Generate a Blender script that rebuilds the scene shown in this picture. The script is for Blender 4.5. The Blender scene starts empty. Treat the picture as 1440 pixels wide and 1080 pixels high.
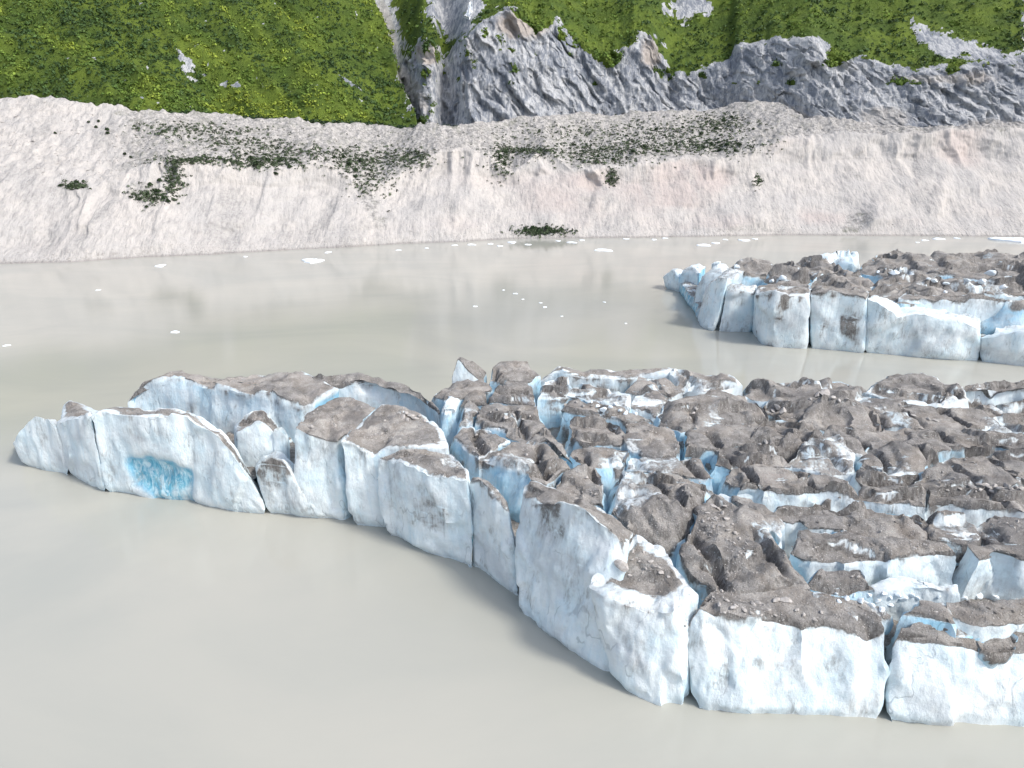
import bpy, math, random
import numpy as np
from mathutils import Vector, Matrix
random.seed(7); rng = np.random.default_rng(11)
sc = bpy.context.scene; COL = sc.collection
R = math.radians

# ------------------------------------------------------------------ camera: a drone 60 m above the lake
H, PITCH, FPX = 60.0, R(20), 960.0
cp, sp = math.cos(PITCH), math.sin(PITCH)
cam_d = bpy.data.cameras.new('camera'); cam = bpy.data.objects.new('camera', cam_d); COL.objects.link(cam)
cam.location = (0, 0, H); cam.rotation_euler = (R(90) - PITCH, 0, 0)
cam_d.sensor_width = 36; cam_d.lens = 24; cam_d.clip_end = 20000; cam_d.clip_start = 1
sc.camera = cam

def slope_of(y):                       # dz per metre of +Y along the sight line measured at photo row y
    v = (540.0 - np.asarray(y, float)) / FPX
    return (-sp + v * cp) / (cp + v * sp)
def X_of(x, Y, z): return (np.asarray(x, float) - 720.0) / FPX * (Y * cp + (H - z) * sp)
def at_h(x, y, h):                     # survey: photo point known to lie at height h
    Y = (h - H) / slope_of(y); return np.array([X_of(x, Y, h), Y, h])
def at_Y(x, y, Y):
    z = H + Y * slope_of(y); return np.array([X_of(x, Y, z), Y, z])
def to_px(p):
    d = p[..., 1] * cp + (H - p[..., 2]) * sp
    u = p[..., 1] * sp - (H - p[..., 2]) * cp
    return 720 + FPX * p[..., 0] / d, 540 - FPX * u / d

# ------------------------------------------------------------------ numpy noise
def _h(ix, iy, iz, s):
    n = (ix.astype(np.int64) * 374761393 + iy.astype(np.int64) * 668265263 + iz.astype(np.int64) * 2147483647 + s * 1274126177) & 0xffffffff
    n = ((n ^ (n >> 13)) * 1274126177) & 0xffffffff
    n = (n ^ (n >> 16)); n = (n * 2246822519) & 0xffffffff
    return ((n ^ (n >> 15)) & 0xffffff) / float(0xffffff)
def vnoise(p, s=0):                    # smooth value noise, -1..1
    i = np.floor(p).astype(np.int64); f = p - i; f = f * f * f * (f * (f * 6 - 15) + 10)
    r = 0
    for a in (0, 1):
        wa = f[:, 0] if a else 1 - f[:, 0]
        for b in (0, 1):
            wb = f[:, 1] if b else 1 - f[:, 1]
            for c in (0, 1):
                wc = f[:, 2] if c else 1 - f[:, 2]
                r = r + wa * wb * wc * _h(i[:, 0] + a, i[:, 1] + b, i[:, 2] + c, s)
    return r * 2 - 1
def fbm(p, s=0, o=4, g=.5):
    r = 0; a = 1; t = 0
    for k in range(o):
        r = r + a * vnoise(p * (2.03 ** k) + 17.3 * k, s + k); t += a; a *= g
    return r / t
def ridged(p, s=0, o=3):
    r = 0; a = 1; t = 0
    for k in range(o):
        r = r + a * (1 - np.abs(vnoise(p * (2.1 ** k) + 9.7 * k, s + k)) * 2); t += a; a *= .5
    return r / t
def facets(p, s=0, k_=34.0):           # planar chips: every cell is its own tilted plane, creased where cells meet
    i = np.floor(p).astype(np.int64); num = np.zeros(len(p)); den = np.full(len(p), 1e-12)
    for a in (-1, 0, 1):
        for b in (-1, 0, 1):
            for c in (-1, 0, 1):
                q = i + np.array([a, b, c])
                k = np.stack([_h(q[:, 0], q[:, 1], q[:, 2], s + 31 * m) for m in range(3)], 1)
                d = p - (q + k); w = np.exp(-k_ * (d * d).sum(1))
                v = (k[:, 2] - .5) * 1.2 + d[:, 0] * (k[:, 0] - .5) * 1.6 + d[:, 1] * (k[:, 1] - .5) * 1.6 + d[:, 2] * (k[:, 0] - k[:, 1]) * .9
                num += w * v; den += w
    return num / den
def sstep(a, b, x): t = np.clip((x - a) / (b - a), 0, 1); return t * t * (3 - 2 * t)
def in_poly(px, py, poly):
    r = np.zeros(px.shape, bool); n = len(poly)
    for k in range(n):
        x0, y0 = poly[k]; x1, y1 = poly[(k + 1) % n]
        if y0 == y1: continue
        c = ((y0 > py) != (y1 > py)) & (px < (x1 - x0) * (py - y0) / (y1 - y0) + x0)
        r ^= c
    return r

# ------------------------------------------------------------------ objects
def mesh_obj(name, V, F, mat, parent=None, attrs=None, smooth=True, sharp=None):
    me = bpy.data.meshes.new(name); V = np.asarray(V, np.float32); F = np.asarray(F, np.int32)
    me.vertices.add(len(V)); me.vertices.foreach_set('co', V.ravel())
    n = F.shape[1]
    me.loops.add(F.size); me.loops.foreach_set('vertex_index', F.ravel())
    me.polygons.add(len(F)); me.polygons.foreach_set('loop_start', np.arange(0, F.size, n, dtype=np.int32))
    try: me.polygons.foreach_set('loop_total', np.full(len(F), n, np.int32))
    except Exception: pass
    me.update(calc_edges=True); me.validate()
    me.polygons.foreach_set('use_smooth', np.full(len(me.polygons), smooth))
    for k, a in (attrs or {}).items():
        a = np.asarray(a, np.float32)
        if a.ndim == 2:
            at = me.attributes.new(k, 'FLOAT_COLOR', 'POINT'); at.data.foreach_set('color', np.concatenate([a, np.ones((len(a), 1), np.float32)], 1).ravel())
        else:
            at = me.attributes.new(k, 'FLOAT', 'POINT'); at.data.foreach_set('value', a)
    if sharp: me.set_sharp_from_angle(angle=R(sharp))
    me.materials.append(mat)
    o = bpy.data.objects.new(name, me); COL.objects.link(o)
    if parent: o.parent = parent
    return o
def tag(o, label=None, cat=None, group=None, kind=None):
    for k, v in (('label', label), ('category', cat), ('group', group), ('kind', kind)):
        if v: o[k] = v
    return o
def empty(name, loc=(0, 0, 0)):
    o = bpy.data.objects.new(name, None); COL.objects.link(o); o.location = loc; return o
def grid_faces(nr, nc, wrap=False):
    i, j = np.meshgrid(np.arange(nr - 1), np.arange(nc if wrap else nc - 1), indexing='ij')
    j2 = (j + 1) % nc
    return np.stack([i * nc + j, i * nc + j2, (i + 1) * nc + j2, (i + 1) * nc + j], -1).reshape(-1, 4)

# ------------------------------------------------------------------ material node helpers
class NT:
    def __init__(s, name):
        s.m = bpy.data.materials.new(name); s.m.use_nodes = True; s.t = s.m.node_tree; s.t.nodes.clear()
        s.out = s.t.nodes.new('ShaderNodeOutputMaterial'); s.b = s.t.nodes.new('ShaderNodeBsdfPrincipled')
        s.t.links.new(s.b.outputs[0], s.out.inputs[0]); s._c = None
    def set(s, sock, v):
        if hasattr(v, 'links'): s.t.links.new(v, sock)
        else: sock.default_value = v
    def p(s, **k):
        for n, v in k.items(): s.set(s.b.inputs[n.replace('_', ' ')], v)
    def coord(s):
        if s._c is None: s._c = s.t.nodes.new('ShaderNodeNewGeometry').outputs['Position']
        return s._c
    def vec(s, scale=(1, 1, 1), src=None, rot=(0, 0, 0)):
        n = s.t.nodes.new('ShaderNodeMapping'); s.t.links.new(src or s.coord(), n.inputs[0])
        n.inputs['Scale'].default_value = scale; n.inputs['Rotation'].default_value = rot; return n.outputs[0]
    def noise(s, scale, detail=6, rough=.6, vec=None, dist=0):
        n = s.t.nodes.new('ShaderNodeTexNoise'); s.t.links.new(vec or s.coord(), n.inputs['Vector'])
        n.inputs['Scale'].default_value = scale; n.inputs['Detail'].default_value = detail
        n.inputs['Roughness'].default_value = rough; n.inputs['Distortion'].default_value = dist; return n.outputs[0]
    def vor(s, scale, vec=None, feat='F1', out='Distance', rand=1):
        n = s.t.nodes.new('ShaderNodeTexVoronoi'); n.feature = feat; s.t.links.new(vec or s.coord(), n.inputs['Vector'])
        n.inputs['Scale'].default_value = scale; n.inputs['Randomness'].default_value = rand; return n.outputs[out]
    def attr(s, name, out='Fac'):
        n = s.t.nodes.new('ShaderNodeAttribute'); n.attribute_name = name; return n.outputs[out]
    def math(s, op, a, b=0.0, clamp=False):
        n = s.t.nodes.new('ShaderNodeMath'); n.operation = op; n.use_clamp = clamp
        s.set(n.inputs[0], a); s.set(n.inputs[1], b); return n.outputs[0]
    def ramp(s, v, a, b, lo=0.0, hi=1.0):
        n = s.t.nodes.new('ShaderNodeMapRange'); n.interpolation_type = 'SMOOTHSTEP'; s.set(n.inputs[0], v)
        for i, x in enumerate((a, b, lo, hi)): s.set(n.inputs[i + 1], x)
        return n.outputs[0]
    def mix(s, f, a, b, mode='MIX'):
        n = s.t.nodes.new('ShaderNodeMix'); n.data_type = 'RGBA'; n.blend_type = mode
        s.set(n.inputs[0], f)
        for k, v in ((6, a), (7, b)):
            if isinstance(v, tuple): v = (*v, 1) if len(v) == 3 else v
            s.set(n.inputs[k], v)
        return n.outputs[2]
    def bump(s, h, dist=.1, strength=1, normal=None):
        n = s.t.nodes.new('ShaderNodeBump'); n.inputs['Distance'].default_value = dist; n.inputs['Strength'].default_value = strength
        s.set(n.inputs['Height'], h)
        if normal is not None: s.t.links.new(normal, n.inputs['Normal'])
        return n.outputs[0]

def ice_material():
    m = NT('glacier_ice')
    dirt, blue = m.attr('dirt'), m.attr('blue')
    n1 = m.noise(.9, 8, .65); n2 = m.noise(.18, 5, .55)
    st = m.noise(1.0, 6, .6, m.vec((.9, .9, .13)), .4)          # vertical streaks
    st2 = m.noise(1.0, 5, .6, m.vec((2.6, 2.6, .3)), .3)
    white = m.mix(m.ramp(n2, .35, .65), (.79, .845, .855), (.70, .80, .835))
    white = m.mix(m.ramp(st, .45, .75, 0, .55), white, (.60, .75, .83))
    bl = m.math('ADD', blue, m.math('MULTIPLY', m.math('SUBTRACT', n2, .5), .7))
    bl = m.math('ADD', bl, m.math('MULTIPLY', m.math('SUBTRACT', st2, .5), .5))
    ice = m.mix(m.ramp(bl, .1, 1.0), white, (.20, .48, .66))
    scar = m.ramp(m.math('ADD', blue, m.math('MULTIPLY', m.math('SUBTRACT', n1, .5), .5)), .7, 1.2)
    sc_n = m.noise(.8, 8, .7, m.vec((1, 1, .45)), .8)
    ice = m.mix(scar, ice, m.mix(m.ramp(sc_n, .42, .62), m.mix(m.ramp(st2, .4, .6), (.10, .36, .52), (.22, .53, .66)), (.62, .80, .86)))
    # fine dark fractures
    v1 = m.noise(.10, 4, .45, m.vec((1, 1, .55), rot=(.5, .35, .4)), 0)
    v2 = m.noise(.16, 3, .45, m.vec((1, 1, .35), rot=(-.2, -.4, 0)), 0)
    c1 = m.math('MULTIPLY', m.ramp(m.math('ABSOLUTE', m.math('SUBTRACT', v1, .5)), .0015, .0045, 1, 0), m.ramp(m.noise(.16, 4, .6), .47, .56))
    c2 = m.math('MULTIPLY', m.ramp(m.math('ABSOLUTE', m.math('SUBTRACT', v2, .52)), .0012, .0045, 1, 0), m.ramp(m.noise(.2, 4, .6, m.vec((1, 1, 1), rot=(1, 0, 0))), .50, .58))
    crk = m.math('MAXIMUM', c1, c2)
    ice = m.mix(m.math('MULTIPLY', crk, .3), ice, (.07, .10, .13))
    grime = m.math('MULTIPLY', m.ramp(m.noise(.33, 7, .68, m.vec((1, 1, .6))), .51, .70), m.ramp(st2, .32, .60))
    ice = m.mix(m.math('MULTIPLY', grime, .7), ice, (.22, .215, .205))
    fog = m.ramp(m.noise(.12, 6, .62, m.vec((1, 1, 1.4))), .46, .68, 0, .6)
    ice = m.mix(fog, ice, (.50, .53, .55))
    # silt and stones
    d = m.math('ADD', dirt, m.math('MULTIPLY', m.math('SUBTRACT', n1, .5), .75))
    d = m.math('ADD', d, m.math('MULTIPLY', m.math('SUBTRACT', st2, .5), .55))
    band = m.noise(1, 5, .6, m.vec((.10, .42, .8)), .6)
    d = m.math('SUBTRACT', d, m.ramp(band, .56, .70, 0, .45))
    mask = m.ramp(d, .36, .60)
    soft = m.ramp(d, .05, .55, 0, .6)
    n3 = m.noise(.35, 6, .6); n4 = m.noise(6, 6, .75)
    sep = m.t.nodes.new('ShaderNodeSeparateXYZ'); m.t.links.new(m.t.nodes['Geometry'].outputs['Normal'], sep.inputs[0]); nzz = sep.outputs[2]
    n5 = m.noise(.09, 4, .6, m.vec((1, 1.6, 1)))
    soil = m.mix(m.ramp(n3, .36, .64), (.29, .262, .232), (.53, .505, .47))
    soil = m.mix(m.ramp(n5, .40, .60, .65, 0), soil, m.mix(m.ramp(n1, .4, .6), (.17, .168, .165), (.36, .355, .35)))
    soil = m.mix(m.ramp(n5, .55, .68, 0, .6), soil, (.50, .465, .435))
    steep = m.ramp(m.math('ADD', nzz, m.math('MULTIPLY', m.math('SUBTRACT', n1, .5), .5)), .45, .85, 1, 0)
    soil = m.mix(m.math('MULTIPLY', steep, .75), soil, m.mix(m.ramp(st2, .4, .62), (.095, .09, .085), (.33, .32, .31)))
    soil = m.mix(m.ramp(n4, .35, .7), m.mix(.5, soil, (.14, .125, .11)), soil)
    peb = m.vor(3.2); pc = m.vor(3.2, out='Color')
    pk = m.math('MULTIPLY', m.ramp(peb, .18, .30, 1, 0), m.ramp(pc, .62, .7))
    soil = m.mix(m.math('MULTIPLY', pk, .8), soil, (.55, .53, .51))
    soil = m.mix(m.ramp(m.noise(.13, 4, .6), .52, .70, 0, .55), soil, (.15, .148, .15))
    frost = m.math('MULTIPLY', m.ramp(m.noise(.5, 8, .7, m.vec((1, 1, .3))), .54, .74), .35)
    soil = m.mix(frost, soil, (.50, .50, .49))
    c = m.mix(soft, ice, (.34, .335, .325))
    c = m.mix(mask, c, soil)
    rough = m.ramp(mask, 0, 1, .38, .95)
    rn = m.t.nodes.new('ShaderNodeTexNoise'); rn.noise_type = 'RIDGED_MULTIFRACTAL'; m.t.links.new(m.vec((1, 1, .45), rot=(.15, .1, 0)), rn.inputs['Vector'])
    for k_, v_ in (('Scale', .42), ('Detail', 7), ('Roughness', .55), ('Lacunarity', 2.1), ('Distortion', .3)): rn.inputs[k_].default_value = v_
    b0 = m.bump(rn.outputs[0], .4, .55)
    b1 = m.bump(m.noise(.9, 8, .68, m.vec((1, 1, .6))), .45, .65, b0)
    b2 = m.bump(m.math('ADD', m.math('MULTIPLY', n4, mask), m.math('MULTIPLY', m.ramp(peb, .0, .4, 1, 0), m.math('MULTIPLY', mask, .6))), .22, .9, b1)
    b3 = m.bump(m.math('MULTIPLY', crk, -1), .06, .5, b2)
    m.p(Base_Color=c, Roughness=rough, Normal=b3, IOR=1.31)
    m.b.inputs['Specular IOR Level'].default_value = .35
    return m.m

def rock_material(name, lo, hi, scale):
    m = NT(name); n = m.noise(scale, 6, .7)
    m.p(Base_Color=m.mix(m.ramp(n, .3, .7), lo, hi), Roughness=.9, Normal=m.bump(n, .08, .7)); return m.m

def water_material():
    m = NT('silty_lake_water')
    n = m.noise(.018, 6, .55, m.vec((.6, 1.2, 1)), 1.2)
    c = m.mix(m.ramp(n, .3, .7), (.375, .378, .34), (.43, .42, .37))
    w = m.noise(.55, 5, .6, m.vec((1, 2.2, 1)))
    w2 = m.noise(.05, 3, .5)
    m.p(Base_Color=c, Roughness=m.ramp(w2, .35, .65, .03, .09), IOR=1.333, Normal=m.bump(m.noise(2.2, 3, .6, m.vec((1, 2.5, 1))), .015, .4, m.bump(w, .03, .35, m.bump(m.noise(.16, 3, .5, m.vec((1, 1.8, 1))), .05, .3))))
    return m.m

def moraine_material():
    m = NT('moraine_till')
    bench = m.attr('bench'); tint = m.attr('tint')
    n = m.noise(.03, 6, .6); f = m.noise(.45, 8, .75); g = m.noise(.12, 6, .7)
    vs = m.vec((1, .35, .35)); s = m.noise(.35, 6, .65, vs)
    c = m.mix(m.ramp(n, .35, .65), (.51, .478, .446), (.455, .436, .418))
    c = m.mix(m.ramp(s, .45, .75, 0, .75), c, (.31, .295, .285))
    c = m.mix(m.ramp(tint, .2, 1, 0, .7), c, (.45, .385, .36))
    c = m.mix(m.ramp(f, .52, .75, 0, .65), c, (.30, .29, .28))
    st = m.vor(.42); stc = m.vor(.42, out='Color')
    pk = m.math('MULTIPLY', m.ramp(st, .18, .34, 1, 0), m.ramp(stc, .45, .75))
    gray = m.mix(m.ramp(f, .35, .68), (.50, .475, .45), (.14, .14, .135))
    gray = m.mix(m.math('MULTIPLY', pk, .6), gray, (.55, .53, .51))
    gray = m.mix(m.ramp(g, .5, .72, 0, .7), gray, (.13, .14, .10))
    fan = m.ramp(m.noise(.055, 6, .62, m.vec((1, .3, .42)), .4), .50, .66, 0, .6)
    c = m.mix(fan, c, m.mix(m.ramp(f, .4, .62), (.40, .385, .37), (.24, .235, .23)))
    sz = m.t.nodes.new('ShaderNodeSeparateXYZ'); m.t.links.new(m.coord(), sz.inputs[0])
    c = m.mix(m.ramp(m.math('ADD', sz.outputs[2], m.math('MULTIPLY', m.math('SUBTRACT', g, .5), 2)), .2, 1.4, .6, 0), c, (.22, .205, .19))
    bm = m.ramp(m.math('ADD', bench, m.math('MULTIPLY', m.math('SUBTRACT', g, .5), .9)), .4, .65)
    c = m.mix(m.math('MULTIPLY', bm, .85), c, gray)
    b = m.bump(m.math('ADD', f, m.math('MULTIPLY', st, .6)), .8, .4)
    m.p(Base_Color=c, Roughness=.95, Normal=m.bump(m.noise(.55, 5, .6, m.vec((1, .3, .22))), 1.6, .55, m.bump(s, 2.2, .6, b))); m.b.inputs['Specular IOR Level'].default_value = .15
    return m.m

def mountain_material():
    m = NT('mountain_rock_and_turf')
    veg, tan, scree = m.attr('veg'), m.attr('tan'), m.attr('scree')
    f = m.noise(.16, 8, .75); g = m.noise(.04, 6, .6)
    s = m.noise(.22, 8, .75, m.vec((1.5, .5, .4), rot=(0, R(-28), 0)), .6); s3 = m.noise(.035, 4, .6)
    s2 = m.noise(.6, 6, .7, m.vec((2, .5, .3), rot=(0, R(15), 0)), .4)
    c = m.mix(m.ramp(m.math('ADD', s, m.math('MULTIPLY', m.math('SUBTRACT', s3, .5), .5)), .40, .60), (.21, .23, .265), (.54, .545, .55))
    c = m.mix(m.ramp(s2, .45, .7, 0, .65), c, (.21, .23, .265))
    c = m.mix(m.ramp(s2, .28, .42, .7, 0), c, (.50, .50, .50))
    c = m.mix(m.math('MULTIPLY', m.ramp(m.math('ADD', tan, m.math('MULTIPLY', m.math('SUBTRACT', f, .5), .8)), .4, .8), .75), c, (.48, .415, .36))
    c = m.mix(m.ramp(m.math('ADD', scree, m.math('MULTIPLY', m.math('SUBTRACT', f, .5), .5)), .4, .7, 0, .9), c, m.mix(m.ramp(f, .4, .65), (.50, .48, .46), (.30, .29, .28)))
    turf = m.mix(m.ramp(g, .35, .65), (.065, .105, .018), (.13, .18, .026))
    turf = m.mix(m.ramp(f, .45, .7, 0, .8), turf, (.045, .07, .018))
    vm = m.ramp(m.math('ADD', veg, m.math('MULTIPLY', m.math('SUBTRACT', f, .5), .8)), .42, .6)
    c = m.mix(vm, c, turf)
    b = m.bump(m.math('ADD', s, m.math('MULTIPLY', s2, .5)), 3.0, .8)
    m.p(Base_Color=c, Roughness=.92, Normal=m.bump(f, 1.5, .6, b)); m.b.inputs['Specular IOR Level'].default_value = .2
    return m.m

def leaf_material():
    m = NT('shrub_leaves'); c = m.attr('tone', 'Color')
    n = m.noise(.9, 4, .7)
    m.p(Base_Color=m.mix(m.ramp(n, .35, .7, 0, .55), c, m.mix(.55, c, (.015, .025, .008))), Roughness=.7)
    m.b.inputs['Specular IOR Level'].default_value = .25
    return m.m

ICE = ice_material(); WATER = water_material(); TILL = moraine_material(); MOUNT = mountain_material(); LEAF = leaf_material()
BOULDER = rock_material('boulder_stone', (.30, .275, .25), (.48, .46, .44), 2.5)
DARKROCK = rock_material('dark_boulder_stone', (.12, .11, .10), (.24, .22, .20), 2.0)
ICECHUNK = rock_material('chunk_ice', (.66, .75, .80), (.82, .86, .88), 1.2)
FLOE = rock_material('floe_ice', (.72, .80, .84), (.85, .88, .90), .8)
SNOW = rock_material('old_snow', (.75, .78, .82), (.86, .88, .90), .3)
TRUNK = rock_material('shrub_stem', (.10, .08, .06), (.16, .13, .10), 3)

# ------------------------------------------------------------------ seracs
GRAVEL = {'near': [], 'far': []}
CUTS = []                              # fresh blue scar on the left block

def remap(h): return 13 + (h - 12) * .6
def serac(spec, parent, far=False, dirt=1.0, wd=None, blue=None, lip=0.0, dome=.6, soft=None, deep=None, rough=1.0, setback=0.0, label=None, name='serac', amp=1.0):
    T, B, fr = [], [], []
    for v in spec:
        if v[0] == 'w':
            t = v[1]; T.append(t); B.append(np.array([t[0], t[1], -1.5])); fr.append(0)
        elif len(v) >= 4:
            b = at_h(v[2], v[3], 0.0); sb = v[4] if len(v) > 4 else setback
            t = at_Y(v[0], v[1], b[1] + sb); T.append(t); B.append(np.array([b[0], b[1], -1.5])); fr.append(1)
        else:
            h = v[2] if far else remap(v[2])
            if v in KEEP: h = v[2]
            t = at_h(v[0], v[1], h); T.append(t); B.append(None); fr.append(0)
    if soft is None: soft = (not any(fr)) and (wd or 0) >= .6 and spec[0][0] != 'w'
    T = np.array(T); front = any(fr) or spec[0][0] == 'w'
    cen = T.mean(0)
    for k in range(len(T)):
        if B[k] is None:
            d = T[k, :2] - cen[:2]; d = d / (np.linalg.norm(d) + 1e-6)
            zb = -1.5 if front else max(2.0, T[k, 2] - (deep or 10))
            q = T[k, :2] + d * (.34 if soft else .10) * (T[k, 2] - zb) * (0 if front else 1)
            B[k] = np.array([q[0], q[1], zb])
    B = np.array(B); fr = np.array(fr, float)
    area = .5 * np.sum(T[:, 0] * np.roll(T[:, 1], -1) - np.roll(T[:, 0], -1) * T[:, 1])
    if area < 0: T, B, fr = T[::-1], B[::-1], fr[::-1]
    Ym = T[:, 1].min()
    res = .9 if far else (.34 if Ym < 78 else .42 if Ym < 100 else .55 if Ym < 115 else .7)
    rt, rb, rf = [], [], []
    for k in range(len(T)):
        k2 = (k + 1) % len(T)
        L = max(np.linalg.norm(T[k2] - T[k]), .5 * np.linalg.norm(B[k2] - B[k])); n = max(2, int(round(L / res)))
        for j in range(n):
            u = j / n; rt.append(T[k] * (1 - u) + T[k2] * u); rb.append(B[k] * (1 - u) + B[k2] * u); rf.append(min(fr[k], fr[k2]))
    rt, rb, rf = np.array(rt), np.array(rb), np.array(rf); M = len(rt)
    for it in range(1 if any(fr) or far else 0):
        rt = rt * .5 + (np.roll(rt, 1, 0) + np.roll(rt, -1, 0)) * .25; rb = rb * .5 + (np.roll(rb, 1, 0) + np.roll(rb, -1, 0)) * .25
    tg = np.roll(rt, -1, 0) - np.roll(rt, 1, 0); out = np.stack([tg[:, 1], -tg[:, 0], 0 * tg[:, 0]], 1)
    for it in range(3): out = out * .5 + (np.roll(out, 1, 0) + np.roll(out, -1, 0)) * .25
    out /= np.linalg.norm(out, axis=1, keepdims=True) + 1e-9
    hgt = float((rt[:, 2] - rb[:, 2]).mean()); K = max(6, int(hgt / (res * 1.15)))
    rows, dirts, blues, outs, tops = [], [], [], [], []
    wdv = (wd if wd is not None else (.32 if front else .42)) * (1.45 if front else 1.25)
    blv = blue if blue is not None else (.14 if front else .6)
    # walls, bottom to rim
    tt = np.linspace(0, 1, K + 1)[:-1]
    for t in tt:
        p = rb * (1 - t) + rt * t
        depth = rt[:, 2] - p[:, 2]
        if front:                                                    # melt notch at the waterline
            nz = np.clip(1 - (p[:, 2] + .1) / 1.1, 0, 1); p = p - out * (nz * .55)[:, None]
        bulge = math.sin(math.pi * t) * .35 * amp; p = p + out * bulge
        arc = np.arange(M) * res
        drip = vnoise(np.stack([p[:, 0] * .55, p[:, 1] * .55, p[:, 2] * .06 + 5], 1), 5) * .5 + .5
        pat = fbm(np.stack([p[:, 0] * .16, p[:, 1] * .16, p[:, 2] * .12], 1), 41, 3)
        dl = .25 + 2.6 * drip ** 2
        rimw = (.30 + 1.15 * min(wdv, .75)) if lip < .5 else wdv * 1.2
        dl = .10 + (1.0 + 3.4 * min(wdv, 1)) * drip ** 3
        dd = rimw * np.exp(-(depth / dl)) + wdv * .95 * sstep(.12, .5, pat)
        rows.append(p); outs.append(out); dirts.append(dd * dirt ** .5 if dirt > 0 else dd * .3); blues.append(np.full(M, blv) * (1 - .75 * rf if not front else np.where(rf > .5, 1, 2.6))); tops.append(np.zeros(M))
    # top, rim to spine
    c2 = rt[:, :2].mean(0); A = rt[:, :2] - c2; w, E = np.linalg.eigh(A.T @ A)
    ax = E[:, 1]; pr = A @ ax; pw = A @ E[:, 0]
    half = max(0, (pr.max() - pr.min()) / 2 - (pw.max() - pw.min()) / 2) * .9; mid = (pr.max() + pr.min()) / 2; midw = (pw.max() + pw.min()) / 2
    tgt = c2 + np.clip(pr - mid, -half, half)[:, None] * ax + mid * ax + midw * E[:, 0]
    # height of the spine: smooth average of the rim near it
    D2 = ((tgt[:, None, :] - rt[None, :, :2]) ** 2).sum(-1); W = 1 / (D2 + 2.0); hz = (W * rt[None, :, 2]).sum(1) / W.sum(1)
    wid = (pw.max() - pw.min()) / 2; RR = max(4, int(wid / res))
    rd = ax * (1 if ax[0] > 0 else -1) + np.array([.45, -.75]); rd /= np.linalg.norm(rd); rn_ = np.array([-rd[1], rd[0]])
    pp = A @ rn_; ph = (pp.max() - pp.min()) / 2; pm = (pp.max() + pp.min()) / 2 + ph * .45 * math.sin(cen[0] * 1.7 + cen[1]); rA = .6 * min(2.6, .55 * ph) * (.8 if far else 1) * (.6 if Ym > 108 and not far else 1)
    for k in range(RR + 1):
        s = 1 - k / RR
        q = tgt * (1 - s) + rt[:, :2] * s
        z = hz * (1 - s) + rt[:, 2] * s + ((rA * np.clip(1 - np.abs((q - c2) @ rn_ - pm) / (ph * 1.15), 0, 1) * min(1, (1 - s) * 2.2 + .25) - .7) if soft else 0) + dome * .35 * (1 - s) - (.22 * res / .4 if k == 0 else 0)
        rows.append(np.concatenate([q, z[:, None]], 1))
        outs.append(out * (max(0, 1 - k * .5)))
        e = (1 - s) * wid
        rim = vnoise(np.concatenate([q * .35, np.zeros((M, 1))], 1), 71) * .6
        dv = sstep(lip - .3, lip + .9, e + rim) if lip > 0 else sstep(-.5, .35, e + rim * .6)
        lowspot = fbm(np.concatenate([q * .12, np.zeros((M, 1))], 1), 91, 3)
        dirts.append(dirt * ((.28 if lip > 0 else .62) + (.72 if lip > 0 else .38) * dv) * (1 - .55 * sstep(.25, .6, lowspot))); blues.append(np.full(M, .12)); tops.append(np.ones(M))
    V = np.concatenate(rows); O = np.concatenate(outs); Dm = np.concatenate(dirts); Bm = np.concatenate(blues); tp = np.concatenate(tops)
    sc_ = 1.6 if far else 1.0
    vn = np.stack([fbm(V / (5.5 * sc_) + 11 * k, 3 + 20 * k, 2) for k in range(3)], 1) * np.array([.45, .45, .25]) * sc_ * amp
    fine = np.stack([fbm(V / (1.3 * sc_) + 7 * k, 103 + 20 * k, 3) for k in range(3)], 1) * .15 * sc_ * amp
    fc = facets((V + .6 * fine) / (np.array([5.2, 5.2, 7.5]) if front else np.array([3.6, 3.6, 5.5])) / sc_, 9); fc2 = facets(V / np.array([1.1, 1.1, 1.6]) / sc_, 19)
    ff = (fc * (.5 if front else .72) + fc2 * .13) * sc_ * amp
    isw = 1 - tp
    hz_ = sstep(-1.5, 1.2, V[:, 2]) * .75 + .25
    flute = ridged(np.stack([V[:, 0] / 2.2, V[:, 1] / 2.2, V[:, 2] / 14], 1), 55, 2) * .10 * amp
    Vd = V + vn * hz_[:, None] + fine + O * ((ff + flute) * hz_)[:, None]
    bumpy = fbm(np.stack([V[:, 0] / 3.2, V[:, 1] / 3.2, 0 * V[:, 0]], 1), 77, 4) * .45 + ridged(np.stack([(V[:, 0] + V[:, 1] * .5) / 3.5, (V[:, 1] - V[:, 0] * .4) / 8, 0 * V[:, 0]], 1), 78, 4) * .75
    ft = facets(np.stack([V[:, 0] / 6 + .15 * bumpy, V[:, 1] / 7, 0 * V[:, 0] + .5], 1) / sc_, 29, 70.0)
    wv = fbm(V / 6, 81, 2) * 1.2
    step = ridged(np.stack([V[:, 0] / 13 + wv, V[:, 1] / 3.2 + V[:, 0] / 40 + wv, 0 * V[:, 0]], 1), 79, 3)
    bumpy = bumpy + step * (1.5 if soft else .45)
    if soft: ft = ft * 1.7
    # foliation steps: gentle back slopes ending in low scarps that face the lake
    sw = fbm(np.stack([V[:, 0] / 14, V[:, 1] / 9, 0 * V[:, 0]], 1), 83, 3)
    uu_ = V[:, 1] / (5.2 * sc_) + V[:, 0] / 60 + sw * 1.1 + .12 * fbm(V / 1.5, 86, 2); f_ = uu_ - np.floor(uu_)
    mk_ = sstep(-.25, .35, fbm(np.stack([V[:, 0] / 11, V[:, 1] / 4, 0 * V[:, 0]], 1), 87, 2))
    e_ = np.concatenate([np.zeros(M * (K)), np.repeat(sstep(0, .25, np.linspace(0, 1, RR + 1)), M)])
    stepz = (np.where(f_ > .88, (f_ - .88) / .12, 1 - f_ / .88) - .5) * 1.9 * mk_ * e_
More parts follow.
